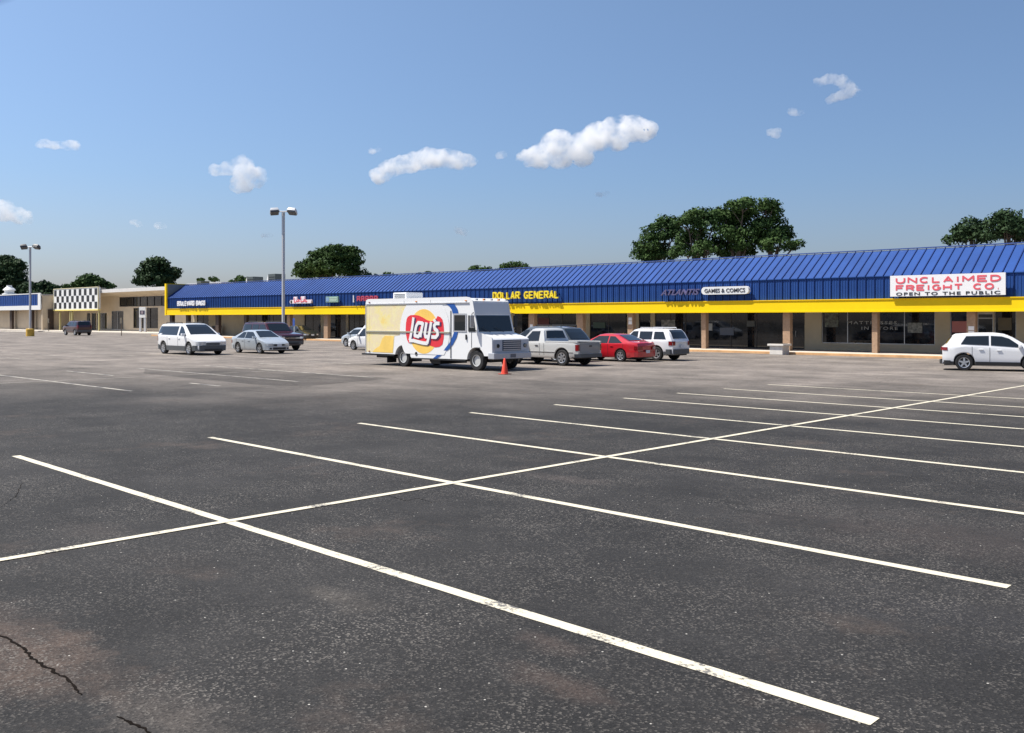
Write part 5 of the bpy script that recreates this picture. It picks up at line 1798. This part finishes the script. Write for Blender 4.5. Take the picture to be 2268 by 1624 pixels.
for i, (nm, lb, px, dist, spec, lm, dens) in enumerate(TREES):
    u, v = spot(px, dist)
    cr = lobes(px, dist, spec)
    tree(nm, lb, u, v, max(c[2] + c[5] for c in cr), cr, dens * 1.1, 'x', lm, 11 + i, lsize=max(0.2, 0.0019 * dist))

# ------------------------------------------------------------------ clouds: closed soft-edged volumes high above the far ground
cm = bpy.data.materials.new('cloud_vapour')
cm.use_nodes = True
nt = cm.node_tree
nt.nodes.clear()
o_ = nt.nodes.new('ShaderNodeOutputMaterial')
vs_ = nt.nodes.new('ShaderNodeVolumePrincipled')
vs_.inputs['Color'].default_value = (0.998, 0.998, 0.998, 1)
vs_.inputs['Density'].default_value = 0.032
vs_.inputs['Anisotropy'].default_value = 0.3
c_tc = nt.nodes.new('ShaderNodeTexCoord')
c_nz = nt.nodes.new('ShaderNodeTexNoise')
c_nz.inputs['Scale'].default_value = 0.045
c_nz.inputs['Detail'].default_value = 5
c_nz.inputs['Roughness'].default_value = 0.62
c_mr = nt.nodes.new('ShaderNodeMapRange')
for i_, x_ in enumerate((0.40, 0.72, 0.0, 0.12)):
    c_mr.inputs[i_ + 1].default_value = x_
nt.links.new(c_tc.outputs['Object'], c_nz.inputs['Vector'])
nt.links.new(c_nz.outputs['Fac'], c_mr.inputs[0])
nt.links.new(c_mr.outputs[0], vs_.inputs['Density'])
nt.links.new(vs_.outputs[0], o_.inputs['Volume'])
cm2 = cm.copy(); cm2.name = 'thin_cloud_vapour'
[n for n in cm2.node_tree.nodes if n.type == 'MAP_RANGE'][0].inputs[4].default_value = 0.09
def cloud(label, dist, blobs, seed, m=cm):
    rnd = random.Random(seed)
    k = dist / 2098
    cxp = sum(b[0] for b in blobs) / len(blobs)
    cyp = sum(b[1] for b in blobs) / len(blobs)
    c0 = CAMF * dist + CAMR * ((cxp - 1134) * k) + Vector((0, 0, zat(cyp, dist)))
    bm = bmesh.new()
    more = []
    for a_, b_ in zip(blobs, blobs[1:]):
        if abs(a_[0] - b_[0]) < 60:
            for t_ in (0.35, 0.7):
                more.append((a_[0] + (b_[0] - a_[0]) * t_ + rnd.uniform(-3, 3), a_[1] + (b_[1] - a_[1]) * t_ + rnd.uniform(-3, 3), (a_[2] + b_[2]) * 0.5 * rnd.uniform(0.85, 1.0)))
    for (px, py, r) in list(blobs) + more:
        r *= 1.06
        off = CAMR * ((px - cxp) * k) + Vector((0, 0, -(py - cyp) * k)) + CAMF * rnd.uniform(-.3, .3) * r * k
        mm = Matrix.Translation(off) @ Matrix.Diagonal((1.0, 1.0, 0.85, 1))
        bmesh.ops.create_icosphere(bm, subdivisions=2, radius=r * k, matrix=mm)
    o = obj('cloud', bm, m)
    o.location = c0
    md = o.modifiers.new('fuse', 'REMESH'); md.mode = 'VOXEL'; md.voxel_size = max(2.0, 1.7 * k)
    bpy.context.view_layer.update()
    dg = bpy.context.evaluated_depsgraph_get()
    me = bpy.data.meshes.new_from_object(o.evaluated_get(dg))
    o.modifiers.clear()
    me.calc_loop_triangles()
    s1 = 12 * k
    for v_ in me.vertices:
        p = v_.co
        d = noise.fractal(p / (s1 * 1.3) + Vector((seed, 0, 0)), 0.7, 2.2, 5) * 6.0 * k
        v_.co = p + v_.normal * d * (1.0 if v_.normal.z > -0.3 else 0.6)
    me.materials.clear(); me.materials.append(m)
    o.data = me
    tag(o, label, 'cloud', 'small fair-weather clouds')
    o.visible_shadow = True
    return o
cloud('largest puffy white cloud, twin-humped, right of centre', 1500, [(1165, 350, 22), (1195, 345, 28), (1235, 325, 42), (1240, 350, 30), (1285, 325, 36), (1330, 300, 38), (1360, 285, 30), (1400, 285, 36), (1430, 290, 26), (1290, 350, 24), (1370, 310, 28), (1200, 362, 18)], 1)
cloud('long puffy white cloud sloping down to the left, near the centre', 1500, [(840, 388, 22), (870, 370, 24), (910, 360, 26), (950, 350, 28), (985, 350, 26), (1015, 355, 24), (1040, 358, 17), (840, 400, 12)], 2)
cloud('soft ragged white cloud above the tall lamp post', 1500, [(475, 378, 16), (505, 375, 18), (535, 358, 17), (545, 385, 28), (565, 395, 24), (530, 410, 22), (575, 385, 18)], 3, cm2)
cloud('thin flat white cloud at upper left', 1500, [(90, 320, 12), (110, 320, 12), (130, 321, 11), (150, 322, 13), (166, 322, 14)], 4, cm2)
cloud('wispy hooked white cloud at upper right', 1500, [(1815, 182, 12), (1840, 172, 14), (1860, 180, 16), (1885, 200, 17), (1865, 212, 14), (1838, 222, 11), (1900, 205, 10)], 5, cm2)
cloud('pale cloud cut by the left edge of the sky', 1500, [(-10, 465, 30), (15, 470, 24), (40, 480, 20), (62, 485, 14)], 6, cm2)
cloud('tiny pale puff below the two large clouds', 1500, [(1015, 510, 10), (1030, 514, 10)], 7, cm2)
cloud('faint small puff left of the long cloud', 1500, [(822, 333, 9), (840, 332, 7)], 8, cm2)
cloud('faint small puff left of the hooked cloud', 1500, [(1705, 292, 9), (1720, 298, 10), (1728, 290, 8)], 9, cm2)
cloud('faintest little wisp between the hooked cloud and its puff', 1500, [(1755, 248, 9), (1770, 250, 8)], 10, cm2)
cloud('faint puff low in the sky above the yellow wing wall', 1500, [(295, 492, 9), (305, 498, 7)], 11, cm2)
cloud('faint flat wisp low in the sky right of the yellow wing wall', 1500, [(345, 500, 7), (358, 502, 8)], 12, cm2)
cloud('faint little wisp just left of the tall lamp post heads', 1500, [(586, 522, 7), (600, 523, 6)], 13, cm2)
cloud('faint wisp under the largest cloud', 1500, [(1325, 430, 8), (1342, 429, 7)], 14, cm2)
cloud('faint tail wisp at the left tip of the largest cloud', 1500, [(1105, 344, 8), (1120, 343, 8)], 15, cm2)
